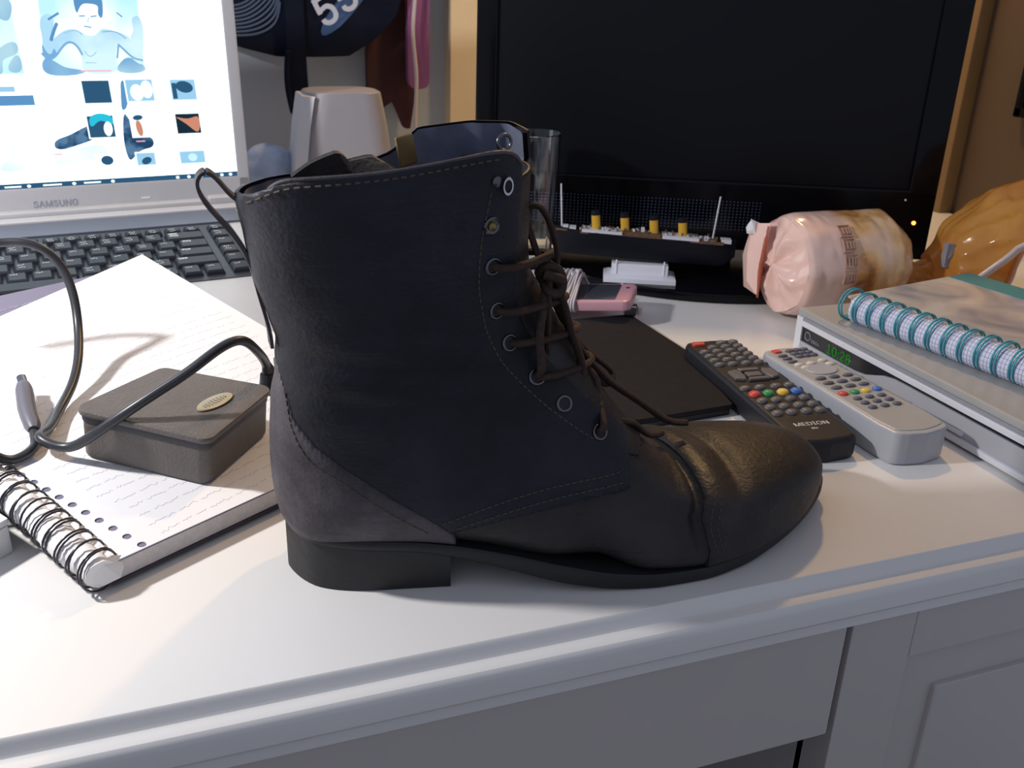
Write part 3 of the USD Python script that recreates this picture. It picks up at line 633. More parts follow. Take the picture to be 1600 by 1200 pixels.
scr('photo_line', [LineString(spline(np.c_[A_([(-0.1511,0.1404),(-0.1481,0.1474),(-0.1454,0.1525)]), np.zeros(3)], 24)[:, :2]).buffer(.0013), LineString(spline(np.c_[A_([(-0.1506,0.1565),(-0.1431,0.161)]), np.zeros(2)], 24)[:, :2]).buffer(.0009), LineString(spline(np.c_[A_([(-0.0967,0.1621),(-0.093,0.1591)]), np.zeros(2)], 24)[:, :2]).buffer(.0005), LineString(spline(np.c_[A_([(-0.1266,0.1592),(-0.1226,0.1593)]), np.zeros(2)], 24)[:, :2]).buffer(.0005), LineString(spline(np.c_[A_([(-0.1176,0.1588),(-0.1135,0.1594)]), np.zeros(2)], 24)[:, :2]).buffer(.0005), LineString(spline(np.c_[A_([(-0.1237,0.1511),(-0.1188,0.1502)]), np.zeros(2)], 24)[:, :2]).buffer(.0005)], M['scr_mid'], 7, ph)
scr('photo_strip', [rc(-.1275, -.103, .1146, .1156)], M['scr_pink'], 7, ph)
p0 = scr('photo_tile', [rc(-.28, -.1715, .1135, .2235)], M['scr_soft'], 2)
scr('photo_shade', [smooth_poly([(-.215, .165), (-.190, .160), (-.176, .155), (-.172, .160), (-.172, .172), (-.215, .178)]), smooth_poly([(-.2, .114), (-.188, .114), (-.185, .124), (-.1735, .130), (-.1735, .138), (-.184, .135), (-.195, .125)]), smooth_poly([(-.1735, .116), (-.1735, .128), (-.180, .123), (-.182, .116)])], M['scr_grad'], 3, p0)
scr('caption_bar', [rc(-.30, -.168, .0880, .0962)], M['scr_mid'], 2)
scr('caption_bar', [rc(-.30, -.181, .099, .1035)], M['scr_sky'], 2)
f2 = scr('photo_hair', [Polygon(smooth_poly([(-0.0997,0.1067),(-0.0956,0.1055),(-0.0933,0.099),(-0.0954,0.091),(-0.0984,0.084),(-0.1018,0.0819),(-0.1026,0.0885),(-0.1017,0.0992)], 120)).buffer(0)], M['scr_mid'], 2)
scr('photo_head', [Polygon(smooth_poly([(-0.0982,0.0856),(-0.095,0.0893),(-0.0939,0.0855),(-0.0965,0.0818),(-0.0988,0.0807)], 120)).buffer(0)], M['scr_soft'], 3, f2)
M['scr_shirt'] = soft('screen_shirt', (.03, .10, .22), (.16, .34, .58), .65, 120.0)
scr('photo_figure', [Polygon(smooth_poly([(-0.1007,0.0786),(-0.0962,0.0719),(-0.092,0.0662),(-0.0928,0.0596),(-0.0811,0.0574),(-0.0803,0.0501),(-0.0912,0.0461),(-0.1009,0.0387),(-0.1034,0.0444),(-0.1043,0.0584)], 120)).buffer(0)], M['scr_shirt'], 2, f2)
scr('photo_figure', [Polygon(smooth_poly([(-0.1603,0.057),(-0.1499,0.0619),(-0.1389,0.0669),(-0.1277,0.0692),(-0.1268,0.061),(-0.138,0.0549),(-0.1519,0.0512),(-0.1605,0.0521)], 120)).buffer(0)], M['scr_shirt'], 3, f2)
scr('photo_shade', [Polygon(smooth_poly([(-0.1603,0.0494),(-0.1438,0.0508),(-0.1278,0.0533),(-0.1188,0.0496),(-0.124,0.0421),(-0.1453,0.0399),(-0.1613,0.0391)], 120)).buffer(0)], M['scr_soft'], 2)
scr('photo_strip', [rc(-.1655, -.155, .0462, .0470), rc(-.0925, -.085, .0542, .0552)], M['scr_pink'], 3)
scr('photo_shade', [smooth_poly([(-.205, .036), (-.199, .045), (-.196, .066), (-.190, .060), (-.187, .048), (-.186, .036)])], M['scr_soft'], 2)
TH = [(-.1286, -.1068, .0885, .1070, 'scr_dark', None), (-.0932, -.0711, .0893, .1073, 'scr_sky', ('scr_near', [ell(-.085, .0965, .0055, .007), ell(-.0765, .099, .0050, .0075)])),
      (-.0556, -.0345, .0895, .1067, 'scr_sky', ('scr_dark', [ell(-.044, .1005, .0075, .0050, -.2), rc(-.0548, -.051, .0905, .104)])), (-.1297, -.1088, .0595, .0776, 'scr_dark', ('scr_cyan', [smooth_poly([(-.127, .0765), (-.110, .0765), (-.110, .070), (-.119, .0735), (-.127, .069)])])),
      (-.0940, -.0822, .0590, .0780, 'scr_near', ('scr_skin', [ell(-.088, .0660, .0026, .0070, .1)])), (-.0557, -.0350, .0600, .0771, 'scr_black', ('scr_skin', [smooth_poly([(-.055, .0745), (-.045, .0730), (-.036, .0740), (-.0375, .0615), (-.041, .0625), (-.0475, .0685)])])),
      (-.0570, -.0353, .0334, .0439, 'scr_sky', ('scr_pale', [ell(-.046, .0385, .004, .0035)])), (-.1281, -.1120, .0335, .0442, 'scr_near', ('scr_dark', [ell(-.1195, .0395, .0050, .0040)])), (-.0945, -.0790, .0338, .0443, 'scr_sky', ('scr_dark', [ell(-.0865, .0375, .0045, .0030, .4)]))]
for x0, x1, y0, y1, mt, inner in TH:
    fr = scr('thumbnail', [rc(x0 - .0012, x1 + .0012, y0 - .0012, y1 + .0012)], M['scr_near'], 4)
    pic = scr('thumbnail_picture', [rc(x0, x1, y0, y1)], M[mt], 5, fr)
    if inner: scr('thumbnail_picture', inner[1], M[inner[0]], 6, fr)
scr('thumbnail_picture', [ell(-.114, .0665, .0036, .0062, -.1)], M['scr_near'], 7)
scr('thumbnail_picture', [ell(-.0880, .0752, .0042, .0022, .1)], M['scr_dark'], 7)
part(lap, 'brand_lettering', mv(text('SAMSUNG', .0052, (-.1855, .0025, .0012), (1, 0, 0), (0, 1, 0), .0003, bold=True), SM), M['greytext'], False)
part(lap, 'status_light', [mv(box(-.096, -.0885, .0040, .0055, .001, .0016), SM), mv(ring(.0012, .0008, 12), frame(SM[:3, :3] @ A_([-.0030, .0090, .0014]) + SM[:3, 3], (1, 0, 0), SD))], M['silver_light'])

# ------------------------------------------------------------------ spiral notepad, drive, cable
tp, az = math.radians(8), math.radians(121.69)
pv = A_([math.cos(az) * math.cos(tp), math.sin(az) * math.cos(tp), math.sin(tp)]); pe = A_([math.sin(az), -math.cos(az), 0])
PA = A_([-.040, .400, .752]); PM = frame(PA, pe, pv)
pad = thing('spiral_notepad', 'open white spiral notepad with handwritten pages resting against the laptop', 'notepad', PM)
part(pad, 'page_block', rprism([(.003, .001), (.203, .001), (.203, .290), (.003, .290)], .0012, .0108, 0, 0), M['paper_edge'])
part(pad, 'cover', rprism([(.000, .000), (.206, .000), (.206, .293), (.000, .293)], 0, .0010, .003, 0), M['print_dim'])
HL = [(.0189 + .0003, .0040)] + [(.0189 - .158 * (.0088 * k), .0040 + .0093 * k) for k in range(1, 24)]
sheet = Polygon([(.0035, .0012), (.2045, .0012), (.2125, .3065), (-.001, .2300)])
for hx, hy in HL: sheet = sheet.difference(Point(hx, hy).buffer(.0021, quad_segs=4))
cuts = [0.0] + [.0040 + .0093 * (k + .5) for k in range(23)] + [.32]
blocks = [sheet.intersection(sbox(.026, 0, .3, .32))]
for c0, c1 in zip(cuts[:-1], cuts[1:]):
    for e0, e1 in ((-.1, HL[0][0] - .158 * .0088 / .0093 * (c0 + c1) / 2 * .93), (HL[0][0] - .158 * .0088 / .0093 * (c0 + c1) / 2 * .93, .026)):
        b_ = sheet.intersection(sbox(e0, c0, e1, c1))                # each piece keeps half a punched hole in its edge
        if b_.area > 1e-9: blocks += [g for g in getattr(b_, 'geoms', [b_]) if g.geom_type == 'Polygon' and g.area > 1e-9]
sh = cat_([extr(b_, .0113, .0118) for b_ in blocks]); part(pad, 'page', sh, M['paper'], False)
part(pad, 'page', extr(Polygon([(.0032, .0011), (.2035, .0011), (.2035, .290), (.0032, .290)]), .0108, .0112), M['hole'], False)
ink = []; r2 = np.random.default_rng(11)
def squiggle(x0, y0, ln, dx, dy, amp):
    n = max(4, int(ln / .0009)); t = np.linspace(0, ln, n); w = amp * (r2.random(n) - .5) * 2; w[::2] *= .3
    ox, oy = -dy, dx; P = np.c_[x0 + t * dx + w * ox, y0 + t * dy + w * oy]
    q_ = []; hw = .00016
    V = []; F = []
    for i in range(n):
        V += [(P[i, 0] - hw * ox, P[i, 1] - hw * oy, .01185), (P[i, 0] + hw * ox, P[i, 1] + hw * oy, .01185)]
    for i in range(n - 1): F += [(2 * i, 2 * i + 2, 2 * i + 3), (2 * i, 2 * i + 3, 2 * i + 1)]
    return tm(V, F)
wd = math.radians(4)
for li in range(31):
    v0 = .006 + li * .0086
    e = .030 - .15 * v0 + r2.random() * .01; e1 = .198 if li % 7 else .11 + .06 * r2.random()
    if li in (24, 28): continue
    while e < e1:
        ln = .004 + .011 * r2.random(); yy = v0 + (e - .03) * math.tan(wd)
        if yy < .296 and e + ln < .203: ink.append(squiggle(e, yy, ln, math.cos(wd), math.sin(wd), .0013))
        e += ln + .0022
part(pad, 'handwriting', ink, M['ink'], False, 'lines of small grey blue handwriting', 'stuff')
def spiral_rings(parent, name, mat, n, v0, dv, cx, cz, R, r, pair=.0016, phase=0, jit=0):
    for k in range(n):
        y = v0 + dv * k; ms = []
        for d in (-pair, pair):
            t = np.arange(20) / 20 * 2 * np.pi; lean = jit * (r2.random() - .5)
            ms.append(tube(np.c_[cx + R * np.cos(t), y + d + lean * np.sin(t) + .0010 * np.cos(t), cz + R * np.sin(t)], r, 5, closed=True))
        part(parent, name, ms, mat, True)
spiral_rings(pad, 'ring', M['wire_black'], 26, .0050, .0098, -.0020, .0082, .0096, .00055, .0013, jit=.004)
# torn paper left inside the coil
yy = np.linspace(.001, .27, 120); rr = .0074 + .0012 * (meshkit.noise(np.c_[yy * 90, yy * 0, yy * 0], 4) - .5)
roll = sweep(np.c_[-.0030 + .0006 * np.sin(yy * 140), yy, .0078 + .0005 * np.cos(yy * 170)], circ(1, 14), scale=rr)
roll.vertices += .0011 * (meshkit.noise(roll.vertices * 400, 5)[:, None] - .5) * A_([1, .3, 1])
part(pad, 'torn_paper', roll, M['paper'], 60)
tv_ = [(-.003, -.001, .003), (.004, -.003, .005), (.007, -.001, .0085), (.008, .003, .0122), (.004, .005, .0130), (-.003, .002, .0150), (-.008, .002, .010), (-.005, .000, .0045)]
part(pad, 'torn_paper', hull(tv_), M['paper'], 20)

wb = thing('white_box', 'flat white box edge lying under the coil at the left', 'box', frame((-.0838, .4470, Z), (-.695, -.719, 0), (.55, -.835, 0), (0, 0, 1)))
part(wb, 'box_body', rprism([(0, 0), (.16, 0), (.16, -.13), (0, -.13)], 0, .0145, .001, .0008), M['white_plastic'])
part(wb, 'box_lid', rprism([(-.0005, .0005), (.16, .0005), (.16, -.1305), (-.0005, -.1305)], .0150, .0185, .001, .0008), M['white_plastic'])

hd = thing('portable_drive', 'brown leatherette hard drive case with oval gold badge on the notepad', 'hard drive', PM)
quad = A_([(.0335, .0875), (.0940, .0995), (.1285, .0455), (.0680, .0215)])
ctr = quad.mean(0); low = ctr + (quad - ctr) * .965
part(hd, 'case_body', rprism(low, .0120, .0345, .006, .0022), M['hdd'], 35)
part(hd, 'case_seam', rprism(ctr + (quad - ctr) * .975, .0335, .0374, .006, .0006), M['hdd_rim'], 35)
part(hd, 'case_lid', rprism(quad, .0370, .0405, .006, .0010), M['hdd'], 35)
bd_c = A_([.0925, .0500]); bx = A_([.0241, .0046]); bx /= np.linalg.norm(bx); by = A_([-bx[1], bx[0]])
bg = [bd_c + bx * .0122 * math.cos(t) + by * .0050 * math.sin(t) for t in np.arange(28) / 28 * 2 * np.pi]
bgp = part(hd, 'badge', rprism(bg, .0405, .0416, 0, .0005), M['gold'], 40, 'oval gold badge')
rdg = []
for k, wq in enumerate((.0012, .0016, .0018, .0020, .0020, .0018, .0014, .0010)):
    c0 = bd_c + bx * (-.0075 + .0021 * k); rdg.append(tube(A_([(*(c0 - by * wq), .0418), (*(c0 + by * wq), .0418)]), .0003, 4))
part(bgp, 'badge_lettering', rdg, M['hdd'], False)

cb = thing('usb_cable', 'black cable looping over the notepad into the drive case', 'cable', PM)
C1 = [(.0300, .2310, .078), (.0693, .2213, .0771), (.0789, .2142, .0778), (.0869, .2082, .0745), (.0940, .2014, .0640), (.0943, .1905, .0499), (.0894, .1783, .0360), (.0771, .1578, .0258), (.0637, .142, .0190), (.047, .1258, .0160), (.0316, .1092, .0180), (.0240, .1015, .0204), (.0250, .0935, .0196), (.0302, .0850, .0200), (.0366, .0735, .0300), (.0490, .0620, .0445), (.0635, .0560, .0545), (.0790, .0510, .0640), (.0935, .0495, .0715), (.1070, .0490, .0735), (.1190, .0510, .0640), (.1320, .0580, .0480), (.1335, .0580, .0430)]
part(cb, 'cord', tube(C1, .0026, 10, smooth=200), M['cable'], True)
part(cb, 'plug', sweep(A_([(.1325, .0580, .0470), (.1345, .0585, .0420), (.1346, .0585, .0416), (.1345, .0578, .0370), (.1330, .0566, .0320), (.1328, .0565, .0315), (.1315, .0556, .0290)]), circ(.0058, 12, .0045), scale=[.5, .75, .9, 1, 1, .7, .6]), M['cable'], 50)
cb2 = thing('cable_plug', 'black cable with a grey barrel plug lying on the notepad at left', 'cable', PM)
part(cb2, 'plug_body', sweep(A_([(.0420, .1525, .0222), (.0405, .1490, .0216), (.0380, .1430, .0206), (.0338, .1337, .0192), (.0310, .1260, .0184), (.0284, .1177, .0176), (.0270, .1140, .0173)]), circ(.0046, 12), scale=[.75, .95, 1, 1, .95, .9, .6]), M['cable_grey'], 50)
part(cb2, 'plug_tip', tube(A_([(.0415, .1510, .0220), (.0440, .1580, .0232)]), .0029, 12), M['chrome'], 40)
part(cb2, 'cord', tube([(.0280, .1165, .0165), (.0252, .1095, .0158), (.0225, .1045, .0150), (.0171, .0997, .0150), (.0077, .0979, .0150), (.0019, .0989, .0180), (-.0030, .1010, .0215), (-.0150, .105, .0210), (-.03, .115, .016)], .0024, 10, smooth=60), M['cable'], True)

# ------------------------------------------------------------------ television
a25 = math.radians(-25); tu = A_([math.cos(a25), math.sin(a25), 0]); tn = A_([-math.sin(a25), math.cos(a25), 0])
TM = frame((.45, .83, Z), tu, tn)
tv = thing('television', 'black glossy flat screen television standing behind the boot', 'television', TM)
x0, x1, zb, zt = -.174, .269, .019, .352
sx0, sx1, sz0, sz1 = -.1535, .2420, .0865, .334
part(tv, 'bezel', [box(x0, sx0, 0, .03, zb, zt, .003), box(sx1, x1, 0, .03, zb, zt, .003), box(x0, x1, 0, .03, zb, sz0, .003), box(x0, x1, 0, .03, sz1, zt, .003)], M['tv'], 30)
part(tv, 'screen', box(sx0 - .002, sx1 + .002, .004, .012, sz0 - .002, sz1 + .002), M['tvscreen'], False)
part(tv, 'back_housing', box(x0 + .004, x1 - .004, .013, .055, zb + .004, zt - .004, .01), M['blackmatte'], 30)
dots = []
for i in range(72):
    for j in range(10):
        px_ = -.150 + i * .0036; pz = .0400 + j * .0030
        dots.append(box(px_ - .00055, px_ + .00055, -.0004, .001, pz - .00055, pz + .00055))
part(tv, 'speaker_grille', dots, M['tvdot'], False, 'rows of small grille dots along the lower bezel', 'stuff')
part(tv, 'power_light', mv(trimesh.creation.icosphere(2, .0019), (.2520, -.0006, .0555)), M['led_red'])
part(tv, 'sensor', mv(trimesh.creation.icosphere(1, .0011), (.2405, -.0004, .0770)), M['silver_light'])
part(tv, 'neck', box(.02, .085, .004, .03, .006, .05, .004), M['tv'])
part(tv, 'stand_base', rprism([(.055 + .155 * math.cos(t), (.118 if math.sin(t) < 0 else .055) * math.sin(t)) for t in np.arange(72) / 72 * 2 * np.pi], 0, .0095, 0, .003), M['tv'], 40)

# ------------------------------------------------------------------ model ship on its plinth
SHO = A_([.405, .757, Z + .0095]); SHM = frame(SHO, tu, tn)
pln = thing('display_plinth', 'white two-tier plinth under the model ship on the television base', 'plinth', SHM)
part(pln, 'lower_tier', hull([(sx_ * .0325, sy_ * .0155, 0) for sx_ in (-1, 1) for sy_ in (-1, 1)] + [(sx_ * .0325, sy_ * .0155, .0040) for sx_ in (-1, 1) for sy_ in (-1, 1)] + [(sx_ * .0285, sy_ * .0115, .0062) for sx_ in (-1, 1) for sy_ in (-1, 1)]), M['wood_white'])
part(pln, 'upper_tier', box(-.0255, .0255, -.0085, .0085, .006, .0160, .0012), M['wood_white'])
for s_i in (-1, 1):
    part(pln, 'pin', [tube(A_([(s_i * .0215, -.0088, .007), (s_i * .0215, -.0088, .0195)]), .0008, 8)], M['wood_white'])
ship = thing('model_ship', 'black-hulled model ocean liner with four yellow funnels on the plinth', 'model ship', SHM)
xs = np.linspace(-.084, .084, 41); R_ = []
for x in xs:
    t = x / .084; w = .0088 * max(.02, (1 - abs(t) ** 3.2)) if t > 0 else .0088 * max(.02, (1 - abs(t) ** 4)); rise = .0035 * t * t + .001
    zt_ = .0395 + rise - .035 * x; zb_ = .0185 - .035 * x + (.010 * max(0, abs(t) - .88) / .12)
    R_.append([(x, -w, zt_), (x, -w * .98, (zt_ + zb_) / 2), (x, -w * .55, zb_ + .001), (x, 0, zb_), (x, w * .55, zb_ + .001), (x, w * .98, (zt_ + zb_) / 2), (x, w, zt_)])
R_ = A_(R_); V = R_.reshape(-1, 3); F = grid_faces(41, 7)
V = np.vstack([V, R_[0].mean(0), R_[-1].mean(0)])
F = np.vstack([F, [(287, a, (a + 1) % 7) for a in range(7)], [(288, 40 * 7 + (a + 1) % 7, 40 * 7 + a) for a in range(7)]])
part(ship, 'hull', tm(V, F), M['ship_hull'], 50)
dz = lambda x: .0407 - .035 * x
def slbox(x0, x1, w, h0, h1): return hull([(x, s * w, dz(x) + h) for x in (x0, x1) for s in (-1, 1) for h in (h0, h1)])
parts(ship, 'deck', [slbox(-.056, .072, .0078, -.001, .0012), slbox(-.0165, .016, .0072, .001, .0035), slbox(-.078, -.058, .005, -.0005, .0012), slbox(.058, .066, .0060, .001, .003)], M['ship_deck'])
parts(ship, 'superstructure', [slbox(-.0545, -.0185, .0082, .0005, .0028), slbox(.0175, .050, .0082, .0005, .0034), slbox(.053, .064, .006, 0, .0020), slbox(.070, .079, .0045, 0, .0035), slbox(-.066, -.060, .005, .001, .0030), slbox(-.072, -.067, .003, .001, .004)], M['ship_white'])
for fx_ in (-.0415, -.0155, .0105, .0362):
    fo = A_([fx_, 0, dz(fx_) + .001]); tilt = A_([-.11, 0, 1.0])
    f_ = part(ship, 'funnel', sweep(fo + np.linspace(0, .0140, 4)[:, None] * tilt, circ(.0039, 16, .0027), up=(1, 0, 0)), M['ship_yellow'], 40)
    part(f_, 'funnel_top', sweep(fo + np.linspace(.0140, .0185, 3)[:, None] * tilt, circ(.0040, 16, .0028), up=(1, 0, 0)), M['ship_hull'], 40, 'black funnel top')
for mx, mt in ((-.0728, -.0754), (.0625, .0655)):
    part(ship, 'mast', [tube(A_([(mx, 0, dz(mx)), (mt, 0, dz(mx) + .0405)]), .0008, 6), mv(box(-.0008, .0008, -.0008, .0008, 0, .0016), (mx * .35 + mt * .65, 0, dz(mx) + .026))], M['ship_white'])
fit_ = []
r3 = np.random.default_rng(5)
for k in range(90):
    x = -.056 + .122 * r3.random(); h = .0012 + .0028 * r3.random(); y = (r3.random() - .5) * .012
    fit_.append(hull([(x + a * .0007, y + b * .0007, dz(x) + c) for a in (-1, 1) for b in (-1, 1) for c in (.001, .002 + h)]))
part(ship, 'deck_fitting', fit_[:60], M['ship_deck'], False, 'small brown boats and fittings crowding the deck', 'stuff')
part(ship, 'deck_fitting', fit_[60:] + [slbox(-.0015, .0015, .0015, .003, .0075)], M['ship_white'], False, 'small white fittings crowding the deck', 'stuff')

# ------------------------------------------------------------------ glass
gl = thing('glass_tumbler', 'clear tall glass tumbler standing behind the boot laces', 'glass', (.317, .815, Z))
out_p = [(0, 0), (.020, 0), (.0215, .002), (.0225, .03), (.0240, .075), (.0262, .128), (.0268, .134)]; in_p = [(.0260, .1345), (.0250, .128), (.0226, .075), (.0205, .02), (.017, .013), (0, .012)]
gm = lathe(out_p + in_p, 48)
vx = gm.vertices; rad_ = np.hypot(vx[:, 0], vx[:, 1]); ang_ = np.arctan2(vx[:, 1], vx[:, 0])
gm2 = gm.subdivide(); vx = gm2.vertices.copy(); rad_ = np.hypot(vx[:, 0], vx[:, 1]); ang_ = np.arctan2(vx[:, 1], vx[:, 0])
fac = np.where((vx[:, 2] < .085) & (rad_ > .0205), 1 - .035 * np.abs(np.sin(ang_ * 6)), 1.0)
vx[:, :2] *= fac[:, None]; gm2.vertices = vx
part(gl, 'glass_body', gm2, M['glass'], 40)

# ------------------------------------------------------------------ mat, phone
mat_ = thing('black_folder', 'flat matt black folder lying between the boot and the television', 'folder', (.25, .57, Z))
part(mat_, 'front_cover', rprism([(-.12, -.086), (.0235, -.0865), (.0885, -.0825), (.1085, .0150), (.1045, .1020), (-.12, .108)], .0045, .0080, .003, .0008), M['blackmatte'], 30)
part(mat_, 'back_cover', rprism([(-.12, -.085), (.0235, -.0855), (.0875, -.0815), (.1075, .0150), (.1035, .1010), (-.12, .107)], 0, .0042, .003, .0006), M['blackplastic'], 30)
PHM = frame((.3215, .7015, Z + .0115), (.83, -.545, .10), (.545, .83, 0))
phn = thing('mobile_phone', 'pink mobile phone wrapped in white earphone cord on the black folder', 'phone', PHM)
part(phn, 'phone_body', rprism([(-.050, -.026), (.046, -.026), (.046, .026), (-.050, .026)], 0, .0090, .007, .002), M['phone_pink'], 40)
part(phn, 'phone_screen', rprism([(-.022, -.0215), (.033, -.0215), (.033, .0215), (-.022, .0215)], .0088, .0094, .002), M['phone_screen'])
part(phn, 'speaker_slot', rprism([(-.0425, -.006), (-.040, -.006), (-.040, .006), (-.0425, .006)], .0088, .0093, .001), M['print_dim'])
part(phn, 'phone_button', mv(lathe([(0, .0094), (.0016, .0094), (.0017, .0088), (0, .0088)], 12), (.0395, .012, 0)), M['maroon'])
er = thing('earphone_cord', 'white earphone cord wound around the pink phone', 'cord', PHM)
wr = []
for k in range(15):
    a, b2 = -.032 + k * .0023, -.016 + k * .0013 + .001 * math.sin(k * 2.1); lift = .0085 + .0065 * (.5 + .5 * math.sin(k * 1.7))
    top = .0098 + .0006 * (k % 3)
    wr.append(tube([(a, -.0278, .002), (a, -.0284, .0070), (a + .001, -.0240, top + .0012), ((a + b2) / 2, -.004, top + .0030 + .3 * lift), (b2, .012, top + lift), (b2 + .001, .0225, top + .002), (b2 + .002, .0282, .0065), (b2 + .002, .0278, .002), (b2, .01, -.0014), (a, -.015, -.0014)], .00105, 6, closed=True, smooth=40))
part(er, 'cord', wr, M['cord_white'], True)
part(er, 'earbud', mv(lathe([(0, -.004), (.003, -.003), (.0048, 0), (.0045, .002), (0, .0035)], 20), frame((-.006, .014, .0215), (1, 0, .2), (0, 1, .1))), M['white_plastic'], True)
ch = thing('chrome_charm', 'small chrome block under the end of the pink phone', 'charm', yaw((.3530, .6690, Z + .0080), -30))
part(ch, 'charm_body', box(-.0055, .0055, -.0045, .0045, 0, .0095, .002), M['chrome'])
part(ch, 'charm_cap', box(.0056, .0095, -.0040, .0040, .001, .009, .0016), M['cord_white'])

# ------------------------------------------------------------------ remotes
def blob(x, y, z, rx, ry, h, n=12):
    P = []
    for k, (f, hh) in enumerate(((1, 0), (1, h * .5), (.82, h * .85), (.45, h))):
        P += [(x + rx * f * math.cos(t), y + ry * f * math.sin(t), z + hh) for t in np.arange(n) / n * 2 * np.pi]
    return hull(P)
RM = yaw((.3640, .4900, Z), 90 + 3.5)           # local x along the remote away from the camera
rem = thing('remote_control', 'black remote control with coloured buttons beside the boot toe', 'remote', frame((.3640, .4915, Z + .0002), (.085, .996, .014), (-.996, .085, 0)))
rp = [(-.079, -.013), (-.0765, -.0205), (-.060, -.0225), (.075, -.0215), (.085, -.0200), (.0865, 0), (.085, .0200), (.075, .0215), (-.060, .0225), (-.0765, .0205), (-.079, .013), (-.0805, 0)]
part(rem, 'remote_body', rprism(rp, .0, .0165, .006, .0035), M['blackplastic'], 45)
TZ = .0164
def btn(xr, yr, rx=.0030, ry=.0039, mat='rubber', h=.0026, name='button'): part(rem, name, blob(xr, yr, TZ - .0002, rx, ry, h), M[mat], 50)
cols = (.0150, .0052, -.0052, -.0150)
part(rem, 'power_button', box(.0735, .0790, .0085, .0175, TZ - .001, TZ + .0022, .001), M['red'])
for y in cols[2:]: btn(.0765, y)
for y in cols[1:]: btn(.0690, y)
for x in (.0615, .0535, .0455, .0375):
    for y in cols: btn(x, y)
for nm_, P in (('arrow_button', [(.0265, -.0085), (.0265, .0085), (.0225, .0065), (.0225, -.0065)]), ('arrow_button', [(.0075, -.0085), (.0075, .0085), (.0115, .0065), (.0115, -.0065)])):
    part(rem, nm_, rprism(P, TZ - .0002, TZ + .0024, .0008, .0008), M['rubber'], 40)
for s_i in (-1, 1):
    part(rem, 'arrow_button', rprism([(.0255, s_i * .0100), (.0230, s_i * .0165), (.0110, s_i * .0165), (.0085, s_i * .0100), (.0130, s_i * .0078), (.0210, s_i * .0078)], TZ - .0002, TZ + .0024, .001, .0008), M['rubber'], 40)
part(rem, 'ok_button', rprism([(.0135, -.0055), (.0205, -.0055), (.0205, .0055), (.0135, .0055)], TZ - .0002, TZ + .0022, .0008, .0008), M['rubber'], 40)
for y in (.0165, .0058, -.0058, -.0155): btn(-.0030, y, .0030, .0040)
for y, c in zip(cols, ('red', 'green', 'yellow', 'blue')): btn(-.0130, y, .0036, .0040, c, .0030, 'colour_button')
for x in (-.0230, -.0330, -.0420):
    for y in cols: btn(x, y, .0034, .0038)
part(rem, 'lettering', [text('MEDION', .0042, (-.0600, .0125, TZ), (0, -1, 0), (1, 0, 0), .0003), text('life', .0022, (-.0650, .0040, TZ), (0, -1, 0), (1, 0, 0), .0003)], M['rubber_pale'], False)

sr = thing('remote_control', 'silver remote control lying against the set-top box', 'remote', frame((.4095, .4680, Z), (-.025, 1, 0), (-1, -.025, 0)))
sp_ = [(-.0725, -.0120), (-.0700, -.0195), (-.055, -.0215), (.062, -.0190), (.070, -.0160), (.0725, 0), (.070, .0160), (.062, .0190), (-.055, .0215), (-.0700, .0195), (-.0725, .0120), (-.0745, 0)]
part(sr, 'remote_body', rprism(sp_, .0, .0215, .006, .0022), M['silver'], 40)
part(sr, 'remote_face', rprism([(x * .955, y * .90) for x, y in sp_], .0205, .0222, .005, .0008), M['silver_warm'], 40)
TZ = .0221
def sb(x, y, rx=.0024, ry=.0036, mat='rubber_dark', h=.0018, name='button'): part(sr, name, blob(x, y, TZ - .0002, rx, ry, h), M[mat], 50)
part(sr, 'power_button', rprism([(.0605, .0065), (.0655, .0065), (.0655, .0125), (.0605, .0125)], TZ - .0005, TZ + .0014, .001, .0004), M['red'])
for x in (.0615, .0560, .0505):
    for y in (-.0005, -.0065, -.0125): sb(x, y)
for x in (.0545, .0490, .0430): sb(x, .0105, .0018, .0040)
for x, y in ((.0375, .0095), (.0375, -.0005), (.0400, -.0120), (.0320, .0080), (.0330, -.0130)): sb(x, y, .0026, .0036, 'rubber_pale')
part(sr, 'navigation_pad', rprism([(.0255 + .0085 * math.cos(t), .0115 * math.sin(t)) for t in np.arange(28) / 28 * 2 * np.pi], TZ - .0003, TZ + .0012, 0, .0006), M['silver'], 40)
for x in (.0120, .0040, -.0040):
    for y in (.0110, 0, -.0110): sb(x, y, .0022, .0042)
for y, c in zip((.0135, .0045, -.0045, -.0135), ('red', 'green', 'yellow', 'blue')): sb(-.0135, y, .0028, .0036, c, .0020, 'colour_button')
for x in (-.0225, -.0295, -.0365):
    for y in (.0095, 0, -.0095): sb(x, y, .0022, .0032)

# ------------------------------------------------------------------ set-top box
SX = .452
stb = thing('set_top_box', 'silver set-top box with green clock display under the teal notebook', 'set-top box', (SX, .583, Z))
L_ = .252
parts(stb, 'case', [box(.004, .17, -L_, 0, .0005, .0345, .0018), box(0, .006, -L_, 0, .0290, .0345, .0012)], M['silver_warm'])
parts(stb, 'foot', [box(.012, .022, -.03, -.02, -.0, .001), box(.012, .022, -L_ + .02, -L_ + .03, 0, .001)], M['blackplastic'])
part(stb, 'front_trim', [box(-.0006, .004, -L_, -.0085, .0268, .0292, .0005)], M['silver_dark'])
part(stb, 'front_stripe', [box(-.0022, .004, -L_, -.0085, .0225, .0268, .0008)], M['silver_light'])
part(stb, 'front_end', [hull([(.004, 0, .0005), (.004, 0, .0290), (-.0008, -.0010, .0010), (-.0008, -.0010, .0285), (-.0010, -.0085, .0010), (-.0010, -.0085, .0288), (.004, -.0085, .0005), (.004, -.0085, .0290)])], M['silver_light'])
